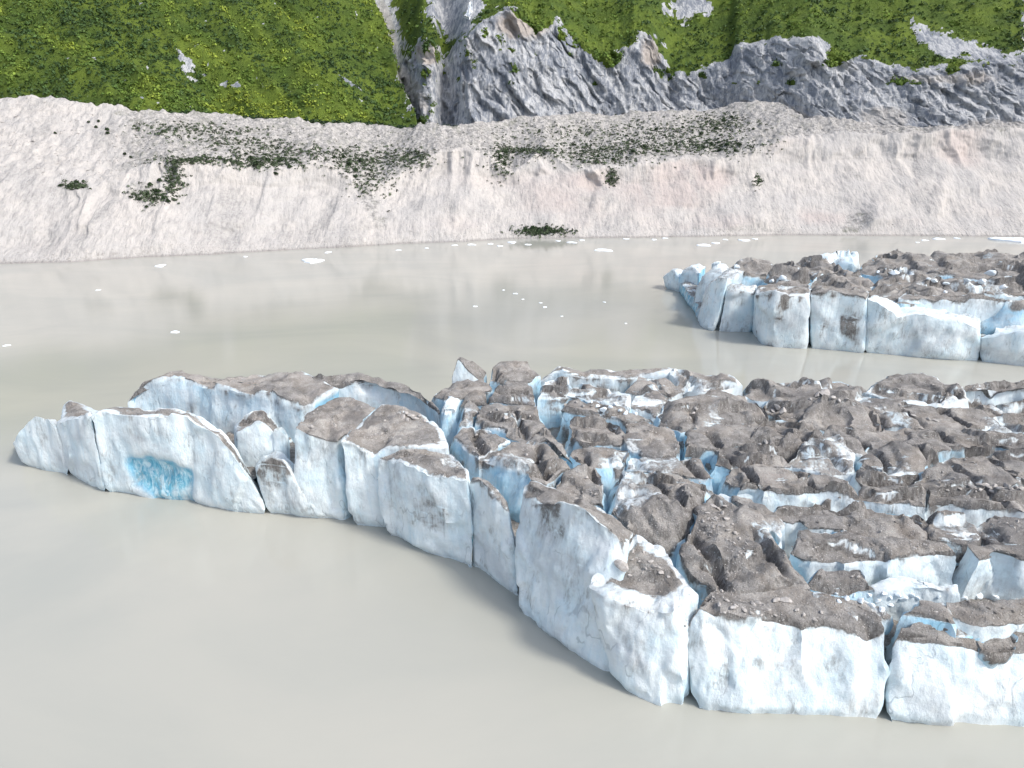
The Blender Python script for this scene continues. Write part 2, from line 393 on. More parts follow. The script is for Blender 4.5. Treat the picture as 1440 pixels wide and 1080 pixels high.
    # diagonal clefts
    dg = (V[:, 0] * .98 + V[:, 1] * .2) / (7.5 * sc_) + fbm(V / 9, 88, 3) * .22
    cleft = np.clip(1 - np.abs(dg - np.round(dg)) * 7.5 / .85, 0, 1) * sstep(-.15, .1, fbm(np.stack([V[:, 0] / 14, V[:, 1] / 9, 0 * V[:, 0]], 1), 90, 2)) * (0 if any(fr) else 1)
    stepz = stepz - cleft * (0 if far else 1.8 if wid > 2.2 else .9) * e_
    sc_att = mk_ * np.exp(-((f_ - .95) / .05) ** 2) * e_ * sstep(-.15, .3, fbm(V / 3.5, 93, 2))
    Dm = np.where(tp > .5, Dm * (1 - .8 * sc_att) * (1 - .45 * cleft), Dm)
    Vd[:, 2] += tp * stepz * sc_ * min(1, wid / 3) * (0.35 if front else 1.0) * rough
    Vd[:, 2] += tp * (bumpy * .36 + ft * .85 + fc2 * .16) * sc_ * amp * np.clip(wid / 3, .3, 1)
    if front: Vd[:M, 2] = -1.5
    for (poly, amt) in CUTS:
        if parent is not None and not far:
            px, py = to_px(Vd); jt = fbm(Vd / 2.2, 777, 4); mk = in_poly(px + jt * 13, py + np.roll(jt, 7) * 9, poly) & (isw > .5) & (Vd[:, 1] < cen[1] + 2)
            if label and 'scar' in label:
                k = mk.astype(float).reshape(-1, M)
                for it in range(2): k = k * .4 + .15 * (np.roll(k, 1, 0) + np.roll(k, -1, 0) + np.roll(k, 1, 1) + np.roll(k, -1, 1))
                k = k.ravel(); Vd = Vd - O * (k * 1.1)[:, None]; Bm = Bm + (1.25 - Bm) * k; Dm = Dm * (1 - k)
    F = grid_faces(len(rows), M, True)
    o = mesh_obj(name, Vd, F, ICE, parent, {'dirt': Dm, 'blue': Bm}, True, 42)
    if label: o['label'] = label
    sel = np.where((tp > .5) & (Dm > .55))[0]
    GRAVEL['far' if far else 'near'].append(Vd[sel])
    return o
KEEP = set()
def K_(*v): KEEP.add(v); return v
XR = 1760
near = empty('glacier_tongue', tuple(at_h(900, 700, 0)))
tag(near, 'large debris covered ice tongue with a long white cliff in the foreground lake', 'glacier')
far = empty('glacier_tongue', tuple(at_h(1250, 440, 0)))
tag(far, 'smaller distant ice tongue with grey debris top nearer the pale far shore', 'glacier')
INV_N = Matrix.Translation(near.location).inverted(); INV_F = Matrix.Translation(far.location).inverted()

CUTS.append(([(182, 650), (205, 645), (272, 660), (272, 715), (222, 715), (200, 690), (185, 680)], 1))
S = []
def add(spec, **k): S.append((spec, k))
b = lambda x, y, h: K_(x, y, h)
# front cliff, left to right
add([(18, 622, 37, 656), (34, 598, 52, 660), (48, 583, 66, 663), (70, 588, 84, 666), (83, 603, 97, 669), b(76, 588, 7), b(47, 589, 6), b(25, 614, 3)], dirt=.15, wd=.1, amp=.6)
add([(84, 594, 99, 668), (96, 589, 110, 678), (110, 588, 127, 686), (128, 584, 150, 693), b(140, 577, 12), b(118, 569, 12.5), b(97, 560, 13.2), b(88, 566, 12.4)], dirt=.9, wd=.2, lip=.8, amp=.7)
add([(128, 586, 151, 693), (146, 580, 163, 693), (172, 583, 185, 697), (200, 586, 208, 703), (240, 586, 243, 709), (268, 590, 272, 708), (290, 603, 292, 713), (306, 612, 308, 717), (322, 634, 325, 721), (338, 656, 342, 723), (356, 680, 360, 724), (368, 700, 376, 724),
     b(372, 698, 2), b(347, 654, 6.5), b(331, 626, 10.5), b(309, 602, 13.5), b(285, 587, 14.7), b(252, 577, 15.4), b(205, 575, 15.4), b(172, 573, 14.8), b(150, 576, 13)], dirt=.7, wd=.12, lip=.8, dome=.2, label='clean white block with a square blue scar low on its face', amp=.75)
add([(360, 662, 379, 723), (366, 648, 392, 723), (382, 642, 410, 725), (398, 646, 424, 728), (412, 668, 440, 730), (432, 690, 452, 730), (452, 706, 460, 729), b(446, 690, 4), b(421, 664, 7), b(405, 645, 9), b(390, 637, 9), b(372, 639, 8.5), b(362, 650, 7)], dirt=.3, wd=.5, amp=.8)
add([(330, 612, 335, 697), (345, 600, 350, 697), (365, 590, 368, 697), (382, 602, 384, 697), (398, 627, 400, 697), b(395, 606, 9), b(373, 578, 14), b(360, 572, 14.6), b(345, 579, 14), b(328, 597, 11.5)], dirt=.8, wd=.35, lip=.6, amp=.7)
add([(384, 606, 388, 699), (392, 600, 395, 699), (401, 612, 404, 699), (405, 640, 407, 699), b(404, 610, 9), b(394, 597, 12), b(385, 601, 11.5)], dirt=.2, wd=.3, amp=.5)
add([(178, 572, 180, 634), (187, 556, 187, 632), (203, 541, 203, 632), (240, 526, 240, 632), (262, 530, 262, 634), (290, 539, 290, 640), (318, 544, 318, 645), (345, 550, 345, 650), (370, 555, 370, 655), (395, 564, 395, 660), (423, 573, 423, 664), (445, 566, 446, 655),
     b(478, 546, 15), b(450, 531, 15), b(432, 525, 15.2), b(415, 522, 15.7), b(395, 523, 15.5), b(365, 524, 15.2), b(345, 528, 14.6), b(320, 530, 14.6), b(300, 528, 15), b(265, 523, 15.5), b(240, 523, 15.8), b(200, 539, 14)], dirt=.95, wd=.3, lip=.4, dome=.4, blue=.3, amp=1.25)
add([(414, 598, 418, 728), (430, 606, 433, 730), (463, 617, 466, 730), (475, 619, 483, 734), b(498, 601, 15.6), b(526, 571, 16), b(490, 555, 16.2), b(470, 560, 16.2), b(430, 583, 16)], wd=.25, dirt=1, amp=.8, label='block with a brown gravel top tilted towards the water')
add([(480, 621, 496, 741), (497, 627, 510, 742), (512, 633, 528, 742), (524, 641, 546, 742), b(542, 629, 14.5), b(628, 627, 13.8), b(630, 621, 14), b(618, 601, 14.6), b(592, 579, 15.5), b(560, 569, 16), b(535, 566, 16), b(506, 594, 15.5)], wd=.25, lip=.5, amp=.8)
add([(528, 643, 549, 753), (545, 646, 566, 757), (560, 648, 586, 771), (585, 658, 608, 781), (610, 669, 632, 788), (635, 672, 650, 794), (658, 678, 667, 802), b(656, 660, 14), b(648, 648, 14), b(637, 634, 13.8), b(600, 634, 13.6), b(560, 638, 13.6)], wd=.25, setback=.8, lip=.5)
add([(660, 676, 668, 801), (672, 675, 684, 811), (684, 686, 700, 823), (697, 700, 715, 834), (714, 718, 732, 842), b(713, 706, 13), b(699, 688, 14), b(686, 673, 14.6), b(673, 667, 14.8), b(662, 668, 14.5)], wd=.55, setback=2, dirt=.6)
add([(733, 708, 729, 866), (750, 706, 750, 881), (775, 706, 776, 900), (800, 708, 800, 919), (816, 714, 816, 930), (840, 733, 834, 942), (858, 748, 850, 949), (878, 764, 866, 956), b(889, 752, 14.6), b(870, 733, 15.4), b(840, 712, 16), b(810, 699, 16.2), b(790, 694, 16.2), b(750, 677, 16.8), b(737, 680, 16.6)], wd=.3, setback=4.5, lip=.3)
add([(829, 818, 871, 960), (850, 830, 885, 975), (880, 845, 905, 988), (912, 859, 925, 997), (945, 853, 968, 1002), b(985, 838, 12.2), b(960, 811, 12.6), b(930, 775, 13.2), b(897, 755, 13.8), b(858, 783, 13)], wd=.3, setback=3.2, lip=1.6, label='wedge block with a triangular brown top and broad white rim')
add([(963, 885, 986, 1003), (985, 850, 1003, 1005), (1010, 861, 1022, 1007), (1045, 867, 1052, 1010), (1090, 873, 1092, 1011), (1130, 880, 1132, 1013), (1165, 880, 1165, 1014), (1200, 888, 1200, 1016), (1225, 899, 1222, 1018), (1243, 888, 1242, 1019), b(1238, 868, 10.2), b(1200, 850, 10.4), b(1165, 845, 10.5), b(1140, 832, 10.6), b(1060, 830, 10.8), b(1010, 832, 11), b(992, 842, 11.2)], wd=.18, setback=3.5, dome=.3, label='widest clean white front block beside the narrow blue cleft')
add([(1252, 912, 1251, 1019), (1260, 898, 1264, 1020), (1300, 900, 1302, 1023), (1350, 904, 1353, 1027), (1395, 916, 1396, 1029), (1440, 915, 1441, 1031), (1560, 916, 1560, 1038), (XR, 916, XR, 1049), b(XR, 884, 9.3), b(1560, 884, 9.3), b(1440, 886, 9.3), b(1370, 886, 9.3), b(1290, 872, 9.6), b(1266, 884, 9.6)], wd=.15, setback=3.2, dome=.2)
NFRONT = len(S)
# blocks behind the cliff
add([(636, 529, 640, 629), (644, 500, 648, 629), (658, 518, 660, 629), (676, 533, 678, 629), b(685, 523, 14.4), b(664, 506, 17.6), b(646, 497, 18.8)], dirt=.9, wd=.1, dome=0, amp=.45, label='sharp white fin leaning left at the far rim', blue=.3)
add([(440, 548, 440, 640), (478, 543, 478, 640), (505, 536, 505, 640), (535, 542, 535, 642), (562, 548, 562, 645), (592, 562, 592, 650), (612, 584, 612, 655), (621, 602, 622, 660), b(618, 580, 13), b(596, 553, 15), b(566, 541, 15.8), b(540, 534, 16), b(500, 526, 16.4), b(460, 529, 15.8), b(435, 529, 15.4)], dirt=.95, wd=.32, dome=.4, blue=.15, amp=1.25, label='brown capped ridge with a smooth pale face behind the two tilted brown blocks')
I = [([(610, 552, 14.5), (640, 536, 15), (680, 532, 15), (692, 545, 14.5), (660, 556, 14), (625, 560, 14)], {}),
([(688, 531, 15), (742, 533, 15), (756, 522, 16), (742, 508, 17.5), (708, 507, 18), (694, 514, 17)], dict(dome=.9)),
([(692, 562, 14), (750, 571, 14), (748, 553, 14.5), (741, 535, 15), (712, 534, 15.5), (697, 547, 15)], {}),
([(648, 565, 14), (684, 567, 14), (682, 550, 15), (665, 547, 15.5)], {}),
([(624, 580, 13), (643, 578, 13), (648, 560, 14), (632, 557, 14.5), (624, 565, 14)], dict(dirt=.1, wd=.1)),
([(645, 598, 12.5), (666, 600, 12.5), (674, 577, 13.5), (662, 562, 14.5), (648, 570, 14)], dict(dirt=.7)),
([(666, 598, 13), (705, 605, 12.8), (738, 618, 12.5), (766, 600, 13.5), (755, 572, 14.5), (700, 566, 15), (678, 570, 15)], dict(dome=1.2)),
([(637, 614, 13), (672, 644, 13), (717, 618, 13.3), (690, 606, 13.6), (650, 603, 13.6)], dict(lip=.3)),
([(678, 646, 12.5), (700, 655, 12.5), (732, 668, 12.5), (765, 676, 12.5), (804, 655, 12.5), (765, 627, 13.5), (716, 620, 13.5)], {}),
([(772, 692, 12), (800, 699, 11.8), (853, 713, 11.5), (852, 682, 12.5), (840, 657, 13.3), (815, 651, 13.5), (796, 662, 13)], {}),
([(742, 620, 12.8), (766, 622, 12.8), (805, 649, 12.3), (790, 625, 13), (768, 604, 13.5)], dict(dirt=.8)),
([(757, 558, 13.8), (797, 557, 13.8), (803, 543, 14.3), (798, 531, 15), (768, 533, 15)], dict(lip=.4)),
([(800, 554, 14), (840, 566, 14), (884, 575, 14), (888, 557, 15), (850, 547, 15), (812, 539, 15)], dict(lip=.5)),
([(888, 572, 13), (925, 584, 12.5), (938, 562, 13.8), (925, 553, 14.5), (895, 558, 14.3)], dict(dirt=.7, wd=.2, blue=.1)),
([(880, 550, 14), (940, 557, 14), (962, 543, 14.8), (935, 529, 15.6), (900, 529, 15.5)], dict(dirt=.9, wd=.3, blue=.2)),
([(952, 547, 14), (1015, 553, 14), (1047, 545, 14.8), (1010, 527, 15.8), (965, 519, 16.5), (945, 517, 16.5)], dict(dirt=1.0, wd=.15, blue=.15, lip=.5)),
([(926, 587, 13), (958, 606, 12.5), (1005, 594, 13), (1085, 592, 13), (1075, 570, 14.5), (1048, 553, 16), (990, 553, 16.5), (938, 562, 15)], dict(dome=1.4, wd=.9)),
([(1045, 553, 14.5), (1110, 562, 14), (1200, 562, 14), (1230, 550, 14.5), (1180, 533, 15.8), (1130, 532, 16.2), (1060, 534, 15.8)], dict(dome=1, wd=.8)),
([(1075, 577, 13.5), (1130, 586, 13), (1185, 584, 13), (1150, 560, 14.5), (1085, 557, 14.8)], dict(wd=.8, dome=1)),
([(1120, 594, 13), (1180, 607, 12.5), (1245, 602, 12.5), (1240, 582, 13.5), (1205, 566, 15), (1155, 561, 15.3)], dict(dome=1.6, wd=.9)),
([(1215, 550, 14.5), (1260, 566, 14), (1320, 570, 14), (1362, 560, 14.5), (1350, 541, 15.3), (1295, 528, 16.2), (1245, 529, 16)], dict(lip=.6, wd=.2, blue=.15)),
([(1318, 568, 14.2), (1350, 549, 15), (1440, 551, 15), (1560, 553, 15), (XR, 556, 15), (XR, 538, 16), (1440, 537, 16), (1390, 540, 15.7), (1360, 546, 15.2)], dict(wd=.05, blue=.05, lip=.2, label='long low white wall under a thin brown cap at the far rim')),
([(1190, 574, 13.5), (1250, 597, 13), (1340, 606, 13), (1403, 597, 13), (1385, 578, 14), (1300, 570, 14.8), (1230, 557, 14.8)], dict(wd=.35, blue=.1, dome=1)),
([(1395, 602, 13), (1560, 607, 13), (XR, 610, 13), (XR, 582, 14), (1560, 582, 14), (1405, 583, 14)], {}),
([(962, 634, 12), (1010, 632, 12), (1055, 624, 12.3), (1105, 607, 13), (1060, 594, 13.4), (1005, 596, 13), (965, 609, 12.7)], dict(wd=.4)),
([(1050, 620, 12.5), (1100, 630, 12), (1160, 624, 12.5), (1145, 598, 14), (1100, 588, 15), (1075, 590, 14.8)], dict(dome=1.5, wd=.8)),
([(1150, 627, 12.5), (1210, 637, 12.2), (1270, 642, 12), (1330, 627, 12.5), (1270, 604, 13.3), (1165, 604, 13.3)], dict(wd=.3)),
([(1255, 607, 13), (1330, 624, 12.5), (1440, 628, 12.5), (1560, 630, 12.5), (XR, 633, 12.5), (XR, 608, 13.4), (1560, 606, 13.4), (1420, 606, 13.4), (1270, 600, 13.6)], dict(wd=.45, dome=1)),
([(1112, 652, 11.5), (1150, 664, 11.3), (1205, 659, 11.5), (1195, 630, 12.8), (1180, 616, 13.5), (1130, 617, 13.5)], dict(wd=.35, dirt=.6, blue=.1, dome=.9)),
([(1002, 652, 11.5), (1050, 657, 11.5), (1110, 652, 11.5), (1100, 630, 12.3), (1060, 625, 12.5), (1005, 634, 12.3)], dict(wd=.4)),
([(1018, 674, 11), (1060, 685, 11), (1120, 682, 11), (1148, 664, 11.5), (1060, 657, 11.8), (1020, 659, 11.8)], dict(wd=.35)),
([(1210, 652, 12), (1255, 668, 11.5), (1300, 658, 11.8), (1312, 632, 12.8), (1265, 620, 13.4), (1225, 630, 13)], dict(wd=.95, dome=1)),
([(1288, 684, 11), (1340, 693, 11), (1420, 683, 11), (1440, 668, 11.8), (1390, 640, 13.3), (1345, 642, 13.3), (1305, 660, 12.2)], dict(wd=.4, dirt=.8, dome=1.2, blue=.15)),
([(1395, 657, 11.8), (1440, 674, 11.5), (1560, 677, 11.5), (XR, 680, 11.5), (XR, 640, 12.6), (1560, 640, 12.6), (1400, 632, 12.8)], dict(wd=.4)),
([(1040, 690, 11.3), (1100, 691, 11.3), (1165, 695, 11.3), (1208, 699, 11.3), (1195, 672, 12), (1150, 662, 12.4), (1110, 682, 11.7)], dict(wd=.12, blue=.12)),
([(1208, 698, 11.3), (1260, 704, 11.2), (1305, 709, 11.2), (1298, 690, 11.6), (1262, 672, 12.2), (1205, 660, 12.6)], dict(wd=.2, blue=.15, dome=1)),
([(1310, 709, 11), (1440, 717, 11), (1560, 721, 11), (XR, 726, 11), (XR, 690, 11.8), (1440, 685, 11.8), (1310, 687, 11.8)], dict(wd=.3, blue=.1)),
([(862, 716, 10.5), (880, 746, 9), (930, 776, 7), (965, 753, 9.5), (990, 716, 11.5), (1000, 686, 12.5), (950, 664, 13.8), (880, 659, 13.8)], dict(dome=1.6, wd=.85, label='dark rounded dome with a pale bare patch on its left side')),
([(968, 753, 11), (960, 776, 9.5), (985, 811, 8), (1005, 833, 7), (1060, 840, 7), (1140, 829, 8), (1105, 776, 11), (1060, 722, 12.8), (1005, 698, 13), (982, 716, 12.5)], dict(dome=2.0, wd=.5, label='largest brown gravel dome in the middle of the tongue')),
([(1045, 716, 11.5), (1075, 746, 11), (1101, 772, 10), (1100, 752, 11), (1085, 720, 12), (1055, 700, 12.5), (1030, 697, 12.5), (1030, 706, 12)], dict(wd=.4, dirt=.7)),
([(1010, 704, 11), (1045, 723, 10.5), (1050, 707, 11.3), (1015, 695, 11.8)], dict(dirt=.2, wd=.2)),
([(1085, 724, 11.3), (1120, 732, 11), (1183, 741, 11), (1170, 722, 11.6), (1120, 712, 12), (1090, 710, 12)], dict(wd=.1, blue=.12)),
([(1175, 742, 10.8), (1240, 759, 10.3), (1300, 762, 10.3), (1310, 747, 11), (1290, 722, 11.6), (1210, 716, 12), (1160, 718, 12)], dict(wd=.7)),
([(1112, 778, 10), (1140, 792, 9.5), (1190, 787, 10), (1215, 783, 10.4), (1270, 781, 10.6), (1340, 779, 10.8), (1332, 765, 11.2), (1240, 757, 11.5), (1180, 745, 12), (1120, 744, 12)], dict(wd=.12, blue=.05, label='long brown topped step with a clean white face')),
([(1135, 822, 8), (1180, 832, 7.5), (1225, 826, 8), (1208, 796, 10), (1150, 798, 10)], dict(wd=.95, dome=1)),
([(1228, 824, 7), (1245, 828, 7), (1300, 832, 7), (1355, 835, 7), (1350, 822, 8), (1250, 812, 8.2)], dict(wd=.1, dirt=.3, blue=.1)),
([(1373, 785, 10.9), (1400, 774, 11), (1440, 782, 11), (1560, 786, 11), (XR, 790, 11), (XR, 765, 12), (1440, 763, 12), (1358, 763, 11.8)], dict(wd=.12, blue=.05)),
([(1368, 740, 11), (1400, 759, 10.7), (1440, 763, 10.7), (1560, 765, 10.7), (XR, 768, 10.7), (XR, 732, 11.6), (1440, 728, 11.6), (1385, 726, 11.6)], dict(wd=.5)),
([(1307, 754, 10.8), (1370, 764, 10.6), (1377, 752, 11), (1360, 727, 11.6), (1310, 724, 11.6)], dict(wd=.5)),
([(1272, 864, 8), (1300, 870, 8), (1338, 876, 8), (1325, 848, 8.5), (1280, 848, 8.5)], dict(wd=.2, dirt=.7)),
([(1332, 864, 8), (1365, 874, 8), (1440, 874, 8), (1560, 877, 8), (XR, 882, 8), (XR, 840, 8.8), (1440, 844, 8.8), (1335, 847, 8.8)], dict(wd=.2, blue=.1)),
([b(1160, 858, 10.2), b(1200, 871, 9.8), b(1240, 875, 9.5), b(1256, 864, 9.5), b(1215, 842, 10.5), b(1150, 835, 10.9)], dict(dirt=.6, deep=2.5, wd=.4)),
([b(1384, 906, 8.7), b(1402, 911, 8.3), b(1434, 903, 8.8), b(1430, 890, 9.6), b(1392, 885, 9.7)], dict(wd=1.2, deep=2.0, dome=.8, label='small dark debris lump on the front cliff rim')),
([b(1278, 884, 9.5), b(1330, 889, 9.4), b(1380, 887, 9.3), b(1380, 876, 9.8), b(1335, 868, 10), b(1290, 866, 10)], dict(wd=.5, deep=2.5, dirt=.8)),
]
I += [([(797, 613, 13), (830, 621, 12.8), (866, 623, 12.8), (879, 613, 13.2), (858, 594, 14.3), (828, 582, 15), (806, 588, 14.5)], dict(wd=.5)),
([(808, 643, 12.5), (835, 653, 12.3), (878, 656, 12.2), (880, 631, 13), (835, 624, 13.2), (812, 628, 13)], dict(wd=.7)),
([(880, 629, 12.8), (900, 637, 12.6), (945, 641, 12.5), (958, 629, 12.8), (950, 606, 13.6), (905, 594, 14.2), (880, 600, 14)], dict(wd=.4)),
([(884, 657, 12.2), (930, 664, 12), (1000, 670, 11.8), (985, 646, 12.4), (950, 643, 12.6), (905, 641, 12.8), (885, 641, 12.8)], dict(wd=.3)),
([(790, 576, 13.6), (830, 584, 13.5), (885, 593, 13.3), (922, 592, 13.3), (888, 578, 13.9), (838, 568, 14.2), (800, 560, 14.4)], dict(wd=.5, dirt=.8)),
]
for spec, k in I: add(spec, **k)
add([(757, 535, 757, 620), (782, 517, 782, 620), (800, 523, 800, 622), (830, 529, 830, 622), (862, 529, 862, 622), (885, 529, 885, 622), (905, 524, 905, 620), (948, 521, 948, 620), b(946, 517, 15.3), b(885, 517, 15.4), b(850, 522, 14.5), b(815, 519, 14.9), b(783, 513, 15.9)], dirt=1.0, wd=.35, blue=.2, dome=.2, lip=.4)
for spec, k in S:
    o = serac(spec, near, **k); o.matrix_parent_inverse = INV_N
# the body of ice the crevasses open into
def body(water, back, parent, inv, inset, hf, far=False):
    pts = []
    for (x, y) in water:
        p = at_h(x, y, 0.0); p[1] += inset; p[0] *= 1 + .3 * inset / p[1]; p[2] = hf; pts.append(('w', p))
    spec = [q for q in pts] + [('w', at_h(x, y, h)) for (x, y, h) in back]
    return spec
core = body([(70, 664), (150, 693), (240, 709), (376, 724), (460, 729), (546, 741), (608, 781), (650, 794), (732, 842), (776, 900), (834, 942), (885, 975), (986, 1003), (1132, 1013), (1242, 1019), (1353, 1027), (1441, 1031), (XR, 1049)],
  [(XR, 590, 9.5), (1440, 585, 9.5), (1200, 580, 9.5), (900, 572, 9.5), (700, 570, 9), (620, 590, 8), (520, 590, 7), (420, 600, 6), (300, 595, 5), (210, 612, 4)], near, INV_N, 5.5, 5.5)
fill = [(928, 596, 12.6), (962, 640, 11.4), (1012, 668, 10.8), (1046, 692, 10.4), (1110, 752, 9.6), (1160, 796, 9.0), (1300, 802, 9.0), (1440, 806, 9.0), (XR, 810, 9.0), (XR, 556, 13.4), (1440, 552, 13.4), (1200, 556, 13.2), (1060, 552, 13.2), (960, 562, 13.0)]
fill = [b(v[0], v[1], v[2] - .7) for v in fill]
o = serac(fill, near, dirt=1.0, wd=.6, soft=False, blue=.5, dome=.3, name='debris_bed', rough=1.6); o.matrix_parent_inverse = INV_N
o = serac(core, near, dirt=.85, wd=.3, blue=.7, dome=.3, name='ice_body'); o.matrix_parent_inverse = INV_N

G = [
([(932, 388, 938, 406), (945, 379, 947, 408), (957, 386, 956, 411), (961, 379, 8), (946, 376, 8)], dict(dirt=.1, wd=.1, blue=.3)),
([(956, 384, 957, 411), (968, 378, 968, 413), (983, 380, 981, 416), (993, 371, 11.5), (975, 369, 12), (961, 376, 10)], dict(dirt=.3, wd=.5, blue=.35)),
([(982, 400, 977, 440), (992, 386, 986, 442), (1003, 379, 995, 443), (1015, 384, 1006, 444), (1021, 374, 14), (1003, 370, 14)], dict(dirt=.3, wd=.3)),
([(990, 410, 979, 453), (1000, 397, 986, 461), (1010, 392, 995, 464), (1021, 393, 1004, 466), (1046, 382, 15), (1028, 378, 15), (1006, 387, 14.5)], dict(dirt=.4, wd=.4)),
([(1021, 413, 1007, 466), (1032, 408, 1020, 467), (1045, 406, 1035, 467), (1058, 411, 1056, 467), (1066, 399, 15), (1040, 397, 15.2), (1024, 401, 15)], dict(dirt=.4, wd=.5)),
([(1060, 413, 1058, 470), (1072, 411, 1070, 484), (1090, 409, 1090, 489), (1115, 411, 1115, 490), (1137, 413, 1137, 491), (1140, 400, 15.5), (1100, 398, 15.5), (1066, 400, 15)], dict(dirt=.8, wd=.5, lip=.4)),
([(1139, 412, 1139, 490), (1165, 411, 1165, 492), (1190, 414, 1190, 494), (1217, 417, 1217, 497), (1225, 405, 15.5), (1180, 400, 15.5), (1145, 400, 15.5)], dict(dirt=1, wd=.42)),
([(1219, 418, 1219, 496), (1245, 430, 1250, 499), (1265, 445, 1272, 501), (1290, 442, 1295, 503), (1340, 447, 1342, 506), (1377, 465, 1377, 508), (1378, 450, 10.5), (1330, 436, 11.5), (1270, 432, 12), (1232, 414, 14)], dict(dirt=.2, wd=.3)),
([(1262, 420, 1262, 490), (1300, 423, 1300, 492), (1350, 428, 1350, 494), (1400, 431, 1400, 497), (1440, 434, 1440, 499), (1600, 441, 1600, 508), (1700, 446, 1700, 514), (1700, 424, 16.5), (1600, 422, 16.5), (1440, 420, 16.5), (1350, 416, 16.3), (1268, 411, 16.3)], dict(wd=.12, lip=.6)),
([(1380, 475, 1379, 508), (1410, 469, 1410, 512), (1440, 463, 1440, 516), (1600, 470, 1600, 530), (1700, 474, 1700, 540), (1700, 462, 8.5), (1440, 455, 9), (1400, 462, 8)], dict(dirt=.1, wd=.1)),
([(1030, 373, 15), (1045, 386, 14.5), (1085, 386, 14.5), (1090, 371, 15.5), (1065, 361, 18), (1037, 363, 17)], dict(dome=1.2, wd=.8)),
([(1078, 393, 15), (1130, 404, 15), (1140, 391, 15.5), (1125, 373, 16.5), (1090, 373, 16.5)], dict(dome=1.2, wd=.6)),
([(1112, 376, 15.5), (1145, 391, 15), (1190, 386, 15), (1160, 363, 18), (1125, 360, 18.5)], dict(dome=1.2, wd=.7)),
([(1135, 404, 15), (1225, 412, 15), (1230, 396, 15.3), (1190, 381, 16.5), (1150, 384, 16.5)], dict(dome=1.2, wd=.8)),
([(1150, 364, 16.5), (1200, 372, 15.5), (1210, 366, 16.5), (1185, 358, 17.5), (1165, 353, 18.5), (1152, 356, 18)], dict(dirt=.05, wd=.05, blue=.1, label='clean white block among the grey debris at the far rim')),
([(1192, 361, 16), (1207, 363, 16), (1209, 354, 18), (1196, 352, 18.5)], dict(dirt=.05, wd=.1, blue=.6)),
([(1205, 379, 15.5), (1260, 393, 15), (1320, 387, 15), (1310, 360, 18), (1240, 352, 19)], dict(dome=1.5, wd=.9)),
([(1300, 384, 15.5), (1380, 390, 15.5), (1600, 394, 15.5), (1700, 396, 15.5), (1700, 357, 18.5), (1440, 357, 18.5), (1310, 354, 18.7)], dict(dome=1, wd=.8)),
([(1220, 412, 15), (1270, 422, 15), (1330, 420, 15), (1330, 396, 15.8), (1240, 389, 16)], dict(dome=1, wd=.7)),
([(1320, 418, 15), (1440, 429, 15), (1600, 434, 15), (1700, 438, 15), (1700, 393, 16), (1400, 391, 16), (1325, 393, 16)], dict(dome=.8, wd=.6)),
]
for spec, k in G:
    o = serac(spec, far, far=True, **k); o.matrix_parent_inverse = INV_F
core = body([(956, 411), (977, 440), (995, 464), (1057, 468), (1072, 484), (1150, 491), (1250, 499), (1342, 506), (1440, 516), (1700, 540)], [(1700, 372, 13), (1440, 370, 13), (1300, 374, 12), (1100, 380, 10), (1000, 384, 8)], far, INV_F, 6, 4.5)
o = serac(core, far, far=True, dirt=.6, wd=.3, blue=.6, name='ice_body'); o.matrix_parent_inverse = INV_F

# ------------------------------------------------------------------ terrain
def itp(x, tab): t = np.array(tab, float); return np.interp(x, t[:, 0], t[:, 1])
def solve_Y(y, Y0, z0, s):             # where a slope s from (Y0,z0) meets the sight line of row y
    a = slope_of(y); return (H - z0 + s * Y0) / (s - a)
def wig(x, sc, seed): x = np.asarray(x, float); return fbm(np.stack([x / sc, 0 * x + seed, 0 * x], 1), seed, 4)

mx = np.linspace(-420, 1860, 1150)
def smooth(a, n):
    k = np.hanning(2 * n + 1); k /= k.sum(); return np.convolve(np.pad(a, n, mode='edge'), k, mode='valid')
yS = itp(mx, [(-420, 392), (0, 371), (100, 369), (200, 362), (300, 358), (400, 352), (500, 347), (560, 343), (650, 340), (720, 336), (900, 334), (1100, 331), (1300, 332), (1860, 336)]) + wig(mx, 30, 3) * .35
yE = itp(mx, [(-420, 262), (0, 252), (60, 262), (120, 262), (170, 250), (210, 238), (235, 228), (330, 223), (360, 230), (385, 238), (440, 225), (475, 236), (500, 252), (535, 262), (560, 248), (590, 228), (620, 213), (660, 213), (690, 217), (720, 240), (745, 225), (765, 208), (785, 225), (805, 244), (850, 240), (900, 232), (1000, 226), (1040, 214), (1070, 204), (1100, 197), (1200, 188), (1300, 185), (1860, 184)]) + wig(mx, 22, 5) * 5
yB = itp(mx, [(-420, 118), (0, 136), (80, 140), (150, 148), (200, 158), (300, 161), (400, 168), (500, 173), (600, 180), (700, 172), (800, 164), (900, 159), (1000, 153), (1060, 147), (1095, 141), (1130, 166), (1200, 172), (1300, 178), (1860, 178)]) + wig(mx, 40, 8) * 2
YS = (0 - H) / slope_of(yS)
yM = smooth(yE, 14) + .25 * (yS - smooth(yE, 14)); YM = solve_Y(yM, smooth(YS, 12), 0, .74); zM = H + YM * slope_of(yM)
scp = itp(mx, [(-420, .8), (150, .8), (240, 1.6), (1860, 1.5)])
YE = solve_Y(yE, smooth(YM, 8), smooth(zM, 8), scp); zE = H + YE * slope_of(yE)
yEs = smooth(yE, 35); YEs = smooth(YE, 35); zEs = H + YEs * slope_of(yEs)
YB = solve_Y(yB, YEs, zEs, smooth(itp(mx, [(-420, .62), (160, .6), (300, .36), (1000, .33), (1130, .45), (1860, .5)]), 20)); zB = H + YB * slope_of(yB)
ctrl = [(YS - 18, 0 * YS - 5), (YS, 0 * YS), (YM, zM), (YE, zE), (YE * .5 + YB * .5, zE * .55 + zB * .45), (YB, zB), (YB + 14, zB - 5), (YB + 80, zB - 16)]
